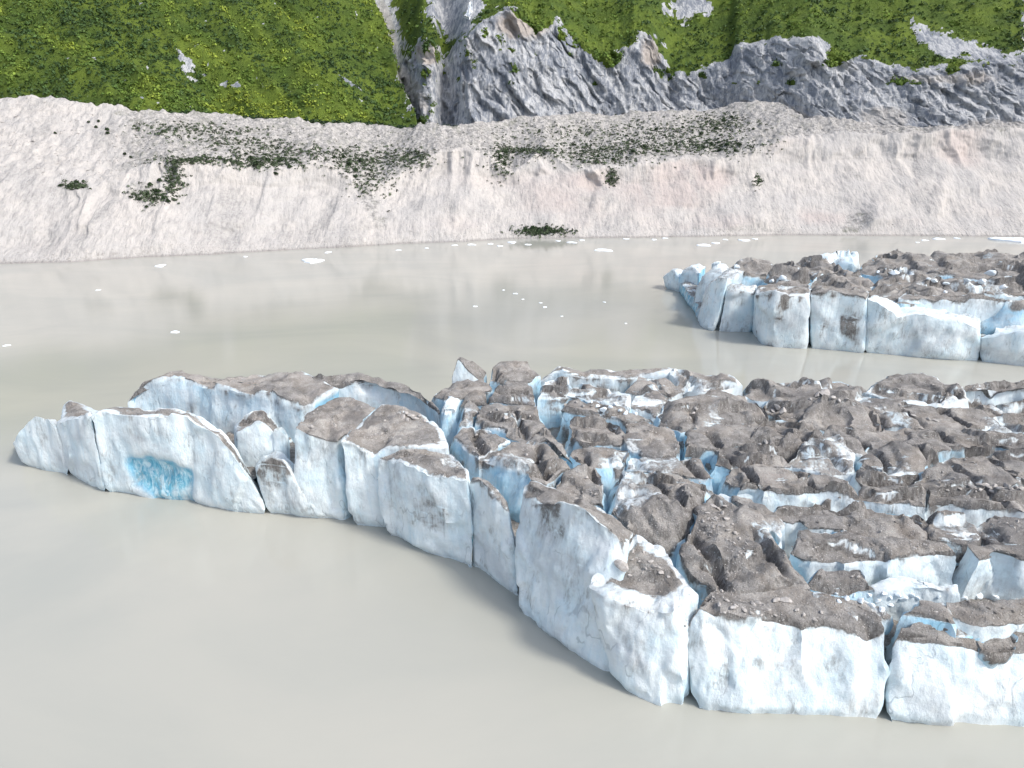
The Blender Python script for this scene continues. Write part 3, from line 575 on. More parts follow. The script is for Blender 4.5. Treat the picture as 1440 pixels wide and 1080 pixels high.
segn = [8, 58, 34, 36, 36, 6, 8]
rowsY, rowsZ, rowsT = [], [], []
for k, n in enumerate(segn):
    for j in range(n):
        u = j / n; rowsY.append(ctrl[k][0] * (1 - u) + ctrl[k + 1][0] * u); rowsZ.append(ctrl[k][1] * (1 - u) + ctrl[k + 1][1] * u); rowsT.append(k + u)
rowsY.append(ctrl[-1][0]); rowsZ.append(ctrl[-1][1]); rowsT.append(7)
MY, MZ = np.array(rowsY), np.array(rowsZ); MT = np.array(rowsT)[:, None] + 0 * MY
MXp = mx[None, :] + 0 * MY; MX = X_of(MXp, MY, MZ)
P = np.stack([MX, MY, MZ], -1).reshape(-1, 3); tt = MT.ravel(); pxm = MXp.ravel()
_, pym = to_px(P)
bank = sstep(1.0, 1.25, tt) * (1 - sstep(2.9, 3.15, tt)); ben = sstep(2.75, 3.25, tt) * (1 - sstep(5.2, 6, tt))
wx = fbm(P / 20, 198, 3) * 7 + P[:, 2] * fbm(np.stack([P[:, 0] / 60, 0 * tt, 0 * tt], 1), 196, 2) * .9
fl = ridged(np.stack([(P[:, 0] + wx) / 17, P[:, 2] / 45, 0 * tt], 1), 201, 3); fl2 = ridged(np.stack([(P[:, 0] + wx) / 5, P[:, 2] / 40, 0 * tt + 3], 1), 205, 2)
lump = fbm(P / np.array([30, 30, 22]), 210, 4); rub = fbm(P / 3.0, 220, 3); crag = ridged(P / np.array([9, 12, 9]), 230, 3)
gul = fbm(np.stack([(P[:, 0] + wx) / 48, P[:, 2] / 35, 0 * tt + 8], 1), 240, 3) * 1.6
bank2 = sstep(1.0, 1.25, tt) * (1 - sstep(3.2, 5.2, tt))
P[:, 1] += bank * (-fl * (1.8 + 3.2 * sstep(1.4, 2.4, tt)) * sstep(-.1, .5, lump + .3) - fl2 * (.25 + .5 * sstep(1.6, 2.4, tt)) + 0 * gul) + bank2 * (gul * 5.0 + lump * 6)
for (ax, ay, w_, h_, am) in ((1222, 308, 26, 30, 6), (118, 300, 9, 24, 2.5), (130, 318, 8, 18, 2.5), (243, 268, 8, 40, 3.5), (372, 275, 10, 30, 2.5), (835, 285, 14, 30, 3), (300, 290, 9, 20, 2), (655, 260, 30, 50, 4), (765, 230, 20, 30, 4), (1320, 260, 24, 40, 3), (470, 300, 9, 26, 2)):
    dx = (pxm - ax + (pym - ay) * .35) / w_; P[:, 1] -= bank * am * np.where(dx < 0, np.exp(-(dx * 3.2) ** 2), np.exp(-dx ** 2)) * np.exp(-((pym - ay) / h_) ** 2)
P[:, 2] += bank * (fbm(P / np.array([12, 12, 4.]), 215, 3) * .9) + ben * (lump * 5 + crag * 1.5 + rub * 1.2) + rub * .3 * sstep(1, 1.2, tt)
leftup = ((pxm < 215) & (tt > 3)).astype(float) * sstep(215, 120, pxm)
bench = ben * (1 - .75 * leftup) * .75
for (ax, ay, rx, ry, an, am) in ((215, 272, 34, 26, .5, .75), (517, 275, 16, 55, -.35, .8), (540, 320, 20, 22, 0, .55), (120, 238, 60, 8, .2, .5), (230, 165, 50, 14, .3, .6), (760, 330, 60, 6, 0, .6), (1205, 312, 26, 16, -.6, .9), (1190, 250, 90, 26, -.2, .4), (1250, 178, 160, 10, 0, .6), (1080, 325, 60, 5, 0, .6), (350, 350, 300, 3, -.03, .4), (1000, 322, 300, 4, 0, .5)):
    c_, s_ = math.cos(an), math.sin(an); dx, dy = pxm - ax, pym - ay
    bench = np.maximum(bench, am * np.exp(-((dx * c_ + dy * s_) / rx) ** 2 - ((-dx * s_ + dy * c_) / ry) ** 2))
tint = np.clip(fbm(P / np.array([60, 60, 25]), 250, 3) * 1.4 + .2, 0, 1) * bank * sstep(500, 900, pxm) + .25 * bank
o = mesh_obj('moraine_bank', P, grid_faces(len(MY), len(mx)), TILL, None, {'bench': bench, 'tint': tint})
tag(o, 'pale bare moraine bank sloping steeply down to the far shore', 'moraine', kind='structure')
MP = P.reshape(len(MY), len(mx), 3)

# green spur on the left
foot_Y = lambda x: np.interp(x, mx, YB); foot_z = lambda x: np.interp(x, mx, zB)
ys = np.linspace(205, -190, 250); uu = np.linspace(0, 1, 420)
xr = itp(ys, [(-190, 432), (0, 519), (60, 543), (110, 559), (165, 582), (205, 592)][::1]) if False else np.interp(ys, [-190, 0, 60, 110, 165, 205], [432, 519, 543, 559, 582, 592])
HXp = -430 + (xr[:, None] + 430) * uu[None, :]; HYp = ys[:, None] + 0 * HXp
f0 = foot_Y(HXp) + 10; z0 = foot_z(HXp) - 7
HY = solve_Y(np.minimum(HYp, 190), f0, z0, .72); HY = np.maximum(HY, f0 - 8)
edge = sstep(.93, 1.0, uu)[None, :] ** 2 + 0 * HXp
HY = HY + edge * 14
# back flank of the spur
ext = 14
EX = HXp[:, -1:] + np.linspace(.6, 7, ext)[None, :]; EY = HY[:, -1:] + np.linspace(6, 130, ext)[None, :]
HXp = np.concatenate([HXp, EX], 1); HYp2 = np.concatenate([HYp, np.repeat(HYp[:, -1:], ext, 1) + np.linspace(.5, 9, ext)[None, :]], 1); HY = np.concatenate([HY, EY], 1)
HZ = H + HY * slope_of(HYp2); HX = X_of(HXp, HY, HZ)
P = np.stack([HX, HY, HZ], -1).reshape(-1, 3); hx, hy = HXp.ravel(), HYp2.ravel()
# ravines run down to the right
rot = np.stack([P[:, 0] * .8 + P[:, 2] * .9, P[:, 1] * .2, P[:, 2] * .12], 1)
rav = ridged(rot / 42, 301, 3); lum = fbm(P / 45, 305, 4); sm = fbm(P / 9, 309, 3)
P[:, 2] += rav * 13 + lum * 8 + sm * 3.2 + ridged(rot / 15, 311, 2) * 1.8
def blob(px, py, cx, cy, rx, ry, ang=0):
    c, s = math.cos(ang), math.sin(ang); dx, dy = px - cx, py - cy
    return np.exp(-(((dx * c + dy * s) / rx) ** 2 + ((-dx * s + dy * c) / ry) ** 2))
bare = np.maximum.reduce([.72 * blob(hx, hy, 268, 98, 26, 10, .6), .3 * blob(hx, hy, 320, 125, 22, 8, .3), blob(hx, hy, 572, 120, 12, 60, -.3) * .9, .55 * blob(hx, hy, 500, 145, 20, 8, .4)])
nz = fbm(P / 5, 320, 4)
vegL = np.clip(1 - sstep(.3, .8, bare + nz * .9), 0, 1)
screeL = np.clip(blob(hx, hy, 572, 120, 12, 60, -.3) + .5 * blob(hx, hy, 95, 85, 24, 50, -.45), 0, 1)
o = mesh_obj('hillside', P, grid_faces(len(ys), 420 + ext), MOUNT, None, {'veg': vegL, 'tan': .3 + 0 * vegL, 'scree': screeL})
tag(o, 'steep green spur rising behind the moraine on the left', 'hillside', kind='structure')
LP = P.reshape(len(ys), -1, 3); LV = vegL.reshape(len(ys), -1); Lhx = HXp; Lhy = HYp2

# cliffs and the mountain above them
cx = np.linspace(470, 1880, 900)
yT = itp(cx, [(470, 130), (560, 112), (575, 75), (590, 58), (610, 60), (622, 95), (632, 92), (650, 62), (680, 36), (700, 20), (716, 13), (735, 20), (750, 38), (775, 28), (800, 55), (830, 76), (870, 72), (893, 46), (915, 50), (930, 85), (945, 112), (960, 108), (990, 100), (1028, 88), (1036, 70), (1060, 62), (1100, 58), (1140, 55), (1160, 86), (1190, 84), (1220, 88), (1260, 100), (1300, 102), (1340, 97), (1400, 92), (1440, 86), (1880, 80)]) + wig(cx, 16, 31) * 6
off = itp(cx, [(470, 70), (560, 75), (582, 62), (595, 28), (610, 30), (624, 60), (634, 52), (660, 16), (715, 0), (770, 4), (830, 0), (880, 4), (925, 6), (943, 14), (958, 9), (1030, 8), (1040, 0), (1130, -4), (1200, 0), (1300, 0), (1880, 0)])
YBs, zBs = smooth(YB, 25), smooth(zB, 25)
fY = np.interp(cx, mx, YBs) + 14 + off; fz = np.interp(cx, mx, zB) - 5
YT = solve_Y(yT, fY, fz, itp(cx, [(470, .9), (640, 1.5), (900, 1.6), (1100, 1.5), (1200, 1.0), (1880, .9)])); zT = H + YT * slope_of(yT)
yTop = 0 * cx - 190; Y3 = solve_Y(yTop, smooth(YT, 90), smooth(zT, 90), .62); z3 = H + Y3 * slope_of(yTop)
n1, n2 = 170, 150; rowsY, rowsZ, rt_ = [], [], []
for j in range(6): u = j / 6; rowsY.append(fY - 3 + 3 * u); rowsZ.append(fz - 16 + 16 * u); rt_.append(-1 + u)
for j in range(n1): u = j / n1; rowsY.append(fY * (1 - u) + YT * u); rowsZ.append(fz * (1 - u) + zT * u); rt_.append(u)
for j in range(n2 + 1): u = j / n2; u2 = u ** 1.25; rowsY.append(YT * (1 - u2) + Y3 * u2); rowsZ.append(zT * (1 - u2) + z3 * u2); rt_.append(1 + u)
CY, CZ = np.array(rowsY), np.array(rowsZ); CT = np.array(rt_)[:, None] + 0 * CY; CXp = cx[None, :] + 0 * CY; CX = X_of(CXp, CY, CZ)
P = np.stack([CX, CY, CZ], -1).reshape(-1, 3); t_ = CT.ravel(); qx, qy = to_px(P)
cl = sstep(-.1, .1, t_) * (1 - sstep(.95, 1.12, t_)); up = sstep(.95, 1.3, t_)
cw = fbm(P / 25, 398, 3) * 9
sh = np.stack([P[:, 0] + P[:, 2] * .55 + cw, P[:, 1] * .3, P[:, 2] * .30 - P[:, 0] * .1], 1)
fold = ridged(sh / 24, 401, 3); fold2 = ridged(sh / np.array([7., 9, 7]), 405, 3); cr = fbm(P / 5, 409, 4); big = fbm(P / np.array([50, 60, 60]), 413, 3)
slab = facets(sh / np.array([9., 9, 9]), 431, 60.0); slab2 = facets(sh / np.array([4., 4, 4]), 433, 60.0)
P[:, 1] += -cl * (slab * 6.5 + slab2 * 2.4 + fold * 4.5 + fold2 * 1.4 + cr * 1.6 + big * 7)
P[:, 2] += cl * cr * 1.5 + up * (fbm(P / 60, 420, 4) * 11 + ridged(np.stack([P[:, 0] / 40, P[:, 1] / 60, 0 * t_], 1), 425, 3) * 5 + fbm(P / 10, 429, 3) * 1.5)
ROCK = [[(522, -5), (546, -5), (570, 70), (588, 120), (606, 168), (575, 168), (555, 90), (535, 40)], [(602, -10), (690, -10), (672, 22), (650, 52), (628, 62), (612, 34), (598, 20)], [(600, 170), (612, 100), (640, 62), (700, 12), (722, 10), (742, 40), (756, 50), (780, 24), (806, 58), (835, 78), (850, 95), (862, 90), (885, 62), (900, 40), (922, 55), (945, 108), (1030, 80), (1030, 62), (1060, 58), (1140, 52), (1162, 60), (1160, 92), (1182, 90), (1200, 80), (1225, 84), (1290, 98), (1330, 92), (1440, 76), (1440, 200), (600, 200)],
        [(572, 130), (580, 62), (600, 52), (618, 70), (622, 100), (605, 135), (600, 165), (580, 165)], [(1280, 38), (1330, 48), (1385, 62), (1420, 76), (1410, 84), (1330, 78), (1290, 60)], [(1440, -20), (1880, -20), (1880, 200), (1440, 200)], [(960, -20), (1010, -20), (1000, 15), (960, 30), (930, 20)]]
rk = np.zeros(len(P))
jx = qx + fbm(P / 8, 440, 3) * 14; jy = qy + fbm(P / 8, 444, 3) * 12
for pl in ROCK: rk = np.maximum(rk, in_poly(jx, jy, pl))
vegC = 1 - rk
gn = fbm(P / 14, 450, 3)
vegC = np.clip(vegC + ((rk > .5) & (gn > .42) & (qy < 120)) * .8, 0, 1) * sstep(-.3, .05, t_)
tan = np.maximum.reduce([blob(qx, qy, 735, 35, 50, 26), blob(qx, qy, 600, 75, 22, 24), .9 * blob(qx, qy, 915, 75, 22, 30), .7 * blob(qx, qy, 1360, 110, 70, 16), .5 * blob(qx, qy, 545, 35, 14, 30)])
scree = np.maximum.reduce([blob(qx, qy, 592, 135, 9, 32, -.35), .9 * blob(qx, qy, 1245, 165, 50, 22), .8 * blob(qx, qy, 1120, 165, 20, 22), .9 * blob(qx, qy, 1400, 175, 60, 10), .9 * blob(qx, qy, 545, 40, 12, 50, -.3), .9 * blob(qx, qy, 572, 120, 14, 40, -.3), .8 * blob(qx, qy, 1310, 112, 90, 9)])
o = mesh_obj('mountainside', P, grid_faces(CY.shape[0], len(cx)), MOUNT, None, {'veg': vegC, 'tan': tan, 'scree': scree})
tag(o, 'blue grey rock cliffs topped by green mountain slopes beyond the moraine', 'mountain', kind='structure')
CP = P.reshape(CY.shape[0], len(cx), 3); CV = vegC.reshape(CY.shape[0], -1); Cx, Cy = qx.reshape(CV.shape), qy.reshape(CV.shape)

# lake and the ground beneath it
def sheet(name, z, mat, label, cat, ext=4000):
    o = mesh_obj(name, [(-ext, -ext, z), (ext, -ext, z), (ext, ext, z), (-ext, ext, z)], [(0, 1, 2, 3)], mat)
    tag(o, label, cat, kind='structure')
sheet('ground', -12, TILL, 'silty ground under the whole lake basin', 'ground', 6000)
o = mesh_obj('lake_water', [(-2500, -1500, 0), (2500, -1500, 0), (2500, 620, 0), (-2500, 620, 0)], [(0, 1, 2, 3)], WATER)
tag(o, 'calm grey silty glacial lake water around both ice tongues', 'lake', kind='structure')

# ------------------------------------------------------------------ plants
def leaf_mass(C, Rr, T, q, flat=.75):  # C centres, Rr radii, T colours -> verts, faces, colours
    N = len(C)
    d = rng.normal(size=(N, q, 3)); d /= np.linalg.norm(d, axis=2, keepdims=True); d[..., 2] = np.abs(d[..., 2]) * 1.0
    rad = Rr[:, None, None] * rng.uniform(.55, 1.0, (N, q, 1))
    c = C[:, None, :] + d * rad * np.array([1, 1, flat * 1.2])
    nrm = d + rng.normal(size=(N, q, 3)) * .45; nrm /= np.linalg.norm(nrm, axis=2, keepdims=True)
    a = np.cross(nrm, rng.normal(size=(N, q, 3))); a /= np.linalg.norm(a, axis=2, keepdims=True); bb = np.cross(nrm, a)
    s = Rr[:, None, None] * rng.uniform(.28, .55, (N, q, 1))
    V = np.stack([c - a * s, c - bb * s * .7, c + a * s, c + bb * s * .7], 2).reshape(-1, 3)
    col = np.clip(T[:, None, :] * rng.uniform(.7, 1.3, (N, q, 1)), 0, 1); col = np.repeat(col[:, :, None, :], 4, 2).reshape(-1, 3)
    return V, np.arange(len(V)).reshape(-1, 4), col
def tones(C, px, py, left):
    n = fbm(C / 35, 501, 3); n2 = fbm(C / 9, 505, 2)
    y = np.clip(.45 + n * .9 + n2 * .5, 0, 1)
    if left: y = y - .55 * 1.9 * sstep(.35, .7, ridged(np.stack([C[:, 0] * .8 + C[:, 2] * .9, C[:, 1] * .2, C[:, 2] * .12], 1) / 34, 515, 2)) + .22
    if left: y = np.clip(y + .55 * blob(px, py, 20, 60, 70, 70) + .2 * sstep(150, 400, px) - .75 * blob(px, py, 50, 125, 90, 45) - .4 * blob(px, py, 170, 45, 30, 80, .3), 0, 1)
    else: y = np.clip(y - .15, 0, 1)
    dk, md, yl = np.array([.042, .078, .022]), np.array([.098, .158, .026]), np.array([.20, .25, .032])
    y = y[:, None]
    return np.where(y < .5, dk * (1 - 2 * y) + md * 2 * y, md * (2 - 2 * y) + yl * (2 * y - 1))
def scatter(GP, GV, n, ylim=(-60, 215), seed=1):
    r = np.random.default_rng(seed); px, py = to_px(GP)
    i = r.integers(1, GP.shape[0] - 1, n); j = r.integers(1, GP.shape[1] - 1, n)
    ok = (GV[i, j] > r.uniform(.2, .9, n)) & (py[i, j] > ylim[0]) & (py[i, j] < ylim[1]) & (px[i, j] > -120) & (px[i, j] < 1560)
    i, j = i[ok], j[ok]; u = r.uniform(0, 1, (len(i), 1))
    C = GP[i, j] * (1 - u) + GP[i + 1, np.minimum(j + 1, GP.shape[1] - 1)] * u
    return C, px[i, j], py[i, j]
C, px, py = scatter(LP, LV, 34000, seed=3)
V, F, c = leaf_mass(C, .7 + 1.9 * rng.uniform(size=len(C)) ** 2.4, tones(C, px, py, True) * rng.uniform(.85, 1.5, (len(C), 1)), 10, 1.0)
tag(mesh_obj('shrub_cover', V, F, LEAF, None, {'tone': c}, False), 'dense yellow green scrub covering the steep left spur', 'shrubs', kind='stuff')
C, px, py = scatter(CP, CV, 42000, seed=4)
V, F, c = leaf_mass(C, .8 + 2.3 * rng.uniform(size=len(C)) ** 2.2, tones(C, px, py, False) * rng.uniform(.8, 1.45, (len(C), 1)), 10, 1.0)
tag(mesh_obj('shrub_cover', V, F, LEAF, None, {'tone': c}, False), 'dark green scrub covering the slopes above the cliffs', 'shrubs', kind='stuff')
# belt of dark trees hiding the foot of the spur behind the moraine crest
n = 900; bx = rng.uniform(150, 640, n); bY = np.interp(bx, mx, YB) + rng.uniform(1, 12, n); bz = np.interp(bx, mx, zB) - (bY - np.interp(bx, mx, YB)) * .35
C = np.stack([X_of(bx, bY, bz), bY, bz - .3], 1)
V, F, c = leaf_mass(C, rng.uniform(1.0, 2.6, n), np.array([.02, .042, .016]) * rng.uniform(.8, 1.7, (n, 1)), 12, 1.0)
tag(mesh_obj('thicket', V, F, LEAF, None, {'tone': c}, False), 'dark green thicket along the foot of the left spur behind the moraine crest', 'thicket', kind='stuff')
# low plants over the moraine bench, in patches
def bench_sample(px, py, jit=None):
    gx, gy = BX, BY
    d = (gx - px) ** 2 + ((gy - py) * 1.5) ** 2; k = np.argmin(d); return MPf[k]
rsel = slice(8, 8 + 46 + 46 + 36 + 36); MPs = MP[rsel][:, 200:960]; MPf = MPs.reshape(-1, 3); BX, BY = to_px(MPf)
patches = [(245, 250, 12, 26, 5), (275, 225, 45, 5, 5), (215, 275, 30, 12, 3), (105, 262, 14, 4, 2), (370, 228, 50, 8, 8), (330, 200, 60, 10, 4), (410, 215, 60, 10, 6), (505, 225, 45, 14, 9), (575, 222, 30, 14, 7), (705, 222, 15, 22, 5), (760, 325, 30, 5, 7), (740, 212, 40, 5, 6), (830, 215, 70, 12, 8), (905, 205, 80, 12, 9), (1000, 205, 60, 10, 9), (1010, 175, 40, 14, 8), (930, 185, 80, 14, 7), (820, 185, 90, 12, 5), (300, 185, 90, 8, 3), (260, 180, 60, 10, 3), (850, 225, 30, 6, 4), (860, 250, 8, 10, 2), (520, 250, 30, 25, 4), (1065, 255, 6, 8, 1)]
pts = []
for (x, y, rx, ry, w) in patches:
    for k in range(w * 50): pts.append((x + rng.normal() * rx * .6, y + rng.normal() * ry * .6))
for k in range(160): pts.append((rng.uniform(190, 1090), rng.uniform(165, 238)))
pts = np.array(pts); idx = [int(np.argmin((BX - a) ** 2 + (BY - b_) ** 2)) for a, b_ in pts]
C = MPf[idx]
V, F, c = leaf_mass(C, rng.uniform(.5, 1.6, len(C)), np.array([.062, .085, .045]) * rng.uniform(.5, 1.6, (len(C), 1)), 9, .6)
tag(mesh_obj('ground_cover', V, F, LEAF, None, {'tone': c}, False), 'low dark scrub in patches over the moraine bench', 'ground cover', kind='stuff')
# separate bushes one can pick out on the bank
protos = []
for k in range(4):
    V, F, c = leaf_mass(np.array([[0, 0, .35], [.5, .1, .2], [-.45, .2, .25], [.1, -.4, .2]]), np.array([.9, .6, .65, .6]), np.array([.026, .046, .018]) * np.array([[1.], [1.3], [.8], [1.1]]), 26, .9)
    V = V + 0; leaf_me = mesh_obj('crown', V, F, LEAF, None, {'tone': c}, False)
    an = np.linspace(0, 2 * math.pi, 7)[:-1]; SV, SF = [], []
    for m in range(4):
        t0 = rng.uniform(-.5, .5, 2); n0 = len(SV)
        for z, r_, f_ in ((-.35, .09, 0), (.15, .06, .5), (.6, .025, 1)):
            SV += [(t0[0] * f_ + r_ * math.cos(a), t0[1] * f_ + r_ * math.sin(a), z) for a in an]
        for q in range(2):
            SF += [(n0 + q * 6 + j, n0 + q * 6 + (j + 1) % 6, n0 + q * 6 + 6 + (j + 1) % 6, n0 + q * 6 + 6 + j) for j in range(6)]
    stem = mesh_obj('stem', SV, SF, TRUNK)
    protos.append((leaf_me.data, stem.data)); bpy.data.objects.remove(leaf_me); bpy.data.objects.remove(stem)
def bush(px, py, size, label, group):
    p = bench_sample(px, py); t = empty('bush', p); t.scale = (size,) * 3; t.rotation_euler = (0, 0, random.uniform(0, 6))
    tag(t, label, 'bush', group)
    a, s_ = random.choice(protos)
    for nm, me in (('crown', a), ('stem', s_)):
        o = bpy.data.objects.new(nm, me); COL.objects.link(o); o.parent = t
bushes = [('dark bush on the bare pale slope of the left moraine', 'bushes on the left bank', [(152, 188, 1.3), (140, 172, 1.1), (125, 172, 1), (135, 180, 1.2), (150, 184, 1.5), (78, 189, 1), (175, 218, 1.2), (183, 222, .9), (98, 263, 1.5), (108, 258, 1.4), (86, 262, 1.2), (117, 256, 1)]),
  ('dark bush on the overgrown slump beside the left bank edge', 'bushes on the slump', [(212, 262, 1.6), (222, 270, 1.7), (232, 280, 1.8), (238, 285, 1.6), (225, 255, 1.5), (208, 275, 1.3), (196, 282, 1.2), (216, 282, 1.4), (205, 292, 1.1)]),
  ('dark bush hanging on the crest of the bare bank in the middle', 'bushes along the bank crest', [(352, 224, 1.8), (360, 232, 1.9), (378, 226, 1.7), (388, 246, 1.6), (395, 228, 1.8), (408, 236, 1.5), (372, 219, 1.5), (415, 226, 1.4), (345, 218, 1.2), (310, 224, 1.2), (492, 232, 1.9), (500, 240, 1.7), (508, 228, 1.7), (484, 222, 1.5), (500, 250, 1.5), (470, 222, 1.3), (702, 222, 1.8), (710, 232, 1.7), (712, 216, 1.5), (700, 240, 1.2)]),
  ('dark bush above the bank on the right part of the bench', 'bushes on the right bench', [(840, 222, 1.7), (862, 226, 1.5), (890, 214, 1.6), (905, 209, 1.8), (925, 214, 1.5), (950, 204, 1.6), (1000, 204, 1.9), (1012, 212, 1.8), (1022, 205, 1.9), (1034, 212, 1.6), (1040, 205, 1.5), (1008, 182, 1.8), (1000, 176, 1.6), (1018, 170, 1.8), (1030, 165, 1.5), (922, 184, 1.6), (935, 192, 1.3), (985, 188, 1.5), (880, 192, 1.3), (800, 218, 1.5), (815, 226, 1.4), (860, 252, 1.4), (855, 256, 1.1), (960, 180, 1.2), (1060, 182, 1.2)]),
  ('low dark bush at the waterline below the bare bank', 'bushes at the waterline', [(738, 325, 1.7), (748, 322, 1.8), (758, 326, 1.9), (768, 322, 1.8), (778, 326, 1.6), (790, 324, 1.2)])]
for lab, grp, L in bushes:
    for (x, y, s_) in L: bush(x, y, s_, lab, grp)
# rubble on the bench and at the foot of the bank
def rock_mass(C, Rr):
    N = len(C); base = np.array([(1, 0, 0), (-1, 0, 0), (0, 1, 0), (0, -1, 0), (0, 0, 1), (0, 0, -1.)])
    tri = np.array([(0, 2, 4), (2, 1, 4), (1, 3, 4), (3, 0, 4), (2, 0, 5), (1, 2, 5), (3, 1, 5), (0, 3, 5)])
    a = rng.uniform(0, 6.28, N); ca, sa = np.cos(a), np.sin(a)
    v = base[None] * rng.uniform(.6, 1.15, (N, 6, 1)) + rng.normal(size=(N, 6, 3)) * .22
    v = v * np.stack([rng.uniform(.7, 1.4, N), rng.uniform(.7, 1.1, N), rng.uniform(.5, .9, N)], 1)[:, None, :]
    x = v[..., 0] * ca[:, None] - v[..., 1] * sa[:, None]; y = v[..., 0] * sa[:, None] + v[..., 1] * ca[:, None]
    v = np.stack([x, y, v[..., 2]], -1) * Rr[:, None, None] + C[:, None, :]
    return v.reshape(-1, 3), (tri[None] + 6 * np.arange(N)[:, None, None]).reshape(-1, 3)
i = rng.integers(100, 170, 7000); j = rng.integers(200, 1000, 7000)
C = MP[i, j]; V, F = rock_mass(C, rng.uniform(.2, .5, len(C)) * (1 + 1.2 * (rng.uniform(size=len(C)) > .9)))
tag(mesh_obj('rubble', V, F, BOULDER, None, None, False), 'grey stone rubble strewn over the moraine bench', 'rubble', kind='stuff')
i = np.clip(np.abs(rng.normal(0, 6, 2600)).astype(int) + 9, 9, 60); j = rng.integers(180, 1000, 2600); C = MP[i, j]
V, F = rock_mass(C, rng.uniform(.15, .5, len(C)))
tag(mesh_obj('shore_stones', V, F, BOULDER, None, None, False), 'small stones along the far waterline', 'stones', kind='stuff')

# gravel on both ice tongues
for key, n, (r0, r1), lab in (('near', 22000, (.05, .26), 'fine pale gravel scattered over the foreground ice tongue'), ('far', 3000, (.1, .35), 'fine pale gravel scattered over the distant ice tongue')):
    A = np.concatenate(GRAVEL[key]); dens = fbm(np.stack([A[:, 0] / 5, A[:, 1] / 5, 0 * A[:, 0]], 1), 601, 3); w = np.clip(dens + .25, .02, None) ** 2
    k = rng.choice(len(A), n, p=w / w.sum()); C = A[k] + rng.normal(size=(n, 3)) * np.array([.2, .2, 0])
    V, F = rock_mass(C, r0 + (r1 - r0) * rng.uniform(size=n) ** 3)
    tag(mesh_obj('gravel', V, F, BOULDER, None, None, False), lab, 'gravel', kind='stuff')

# ------------------------------------------------------------------ boulders on the ice, set down where the photo shows them
def rock_mesh(mat, seed, sx=1.3, sz=.75):
    import bmesh
    bm = bmesh.new(); bmesh.ops.create_icosphere(bm, subdivisions=3, radius=1)
    r = np.random.default_rng(seed); V = np.array([v.co for v in bm.verts]); 
    for k in range(11):
        n = r.normal(size=3); n /= np.linalg.norm(n); d = V @ n; V = V - np.outer(np.clip(d - r.uniform(.5, .8), 0, None), n)
    V += (fbm(V * 2.2 + seed, 700, 3) * .08)[:, None] * V; V *= np.array([sx, 1, sz])
    for v, c in zip(bm.verts, V): v.co = c
    me = bpy.data.meshes.new('boulder'); bm.to_mesh(me); bm.free(); me.materials.append(mat)
    me.polygons.foreach_set('use_smooth', np.full(len(me.polygons), True)); me.set_sharp_from_angle(angle=R(28)); return me
RM = {'stone': [rock_mesh(BOULDER, 20 + k, 1.1 + .15 * k, .6 + .06 * k) for k in range(5)], 'dark': [rock_mesh(DARKROCK, 40 + k) for k in range(3)], 'ice': [rock_mesh(ICECHUNK, 60 + k, 1.2, .8) for k in range(4)]}
bpy.context.view_layer.update(); DG = bpy.context.evaluated_depsgraph_get()
FWD, UPV = Vector((0, cp, -sp)), Vector((0, sp, cp))
def drop(px, py):
    d = (FWD + Vector((1, 0, 0)) * ((px - 720) / FPX) + UPV * ((540 - py) / FPX)).normalized()
    hit, loc, nor, _, ob, _ = sc.ray_cast(DG, Vector((0, 0, H)), d)
    return (loc, nor, ob.name) if hit and ob.name.split('.')[0] in ('serac', 'ice_body') else (None, None, None)
placed = []
def boulder(px, py, wpx, kind, label, group, name='boulder'):
    loc, nor, nm = drop(px, py)
    if loc is None: return
    depth = loc.y * cp + (H - loc.z) * sp; r = wpx * (1.25 if kind == 'stone' else .9) / FPX * depth / 2 / 1.15
    o = bpy.data.objects.new(name, random.choice(RM[kind])); COL.objects.link(o)
    o.location = loc + Vector((0, 0, r * .3)); o.scale = (r, r * random.uniform(.8, 1.1), r); o.rotation_euler = (random.uniform(-.3, .3), random.uniform(-.3, .3), random.uniform(0, 6.28))
    tag(o, label, 'ice block' if kind == 'ice' else 'boulder', group)
boulder(873, 797, 19, 'stone', 'long flat pale boulder lying alone on the triangular brown top', None)
boulder(437, 601, 8, 'stone', 'pale flat boulder near the water edge of the tilted brown block', None)
boulder(471, 599, 7, 'stone', 'squarish pale boulder in the middle of the tilted brown block', None)
boulder(712, 588, 8, 'stone', 'pale boulder on the brown top left of the central crevasse', None)
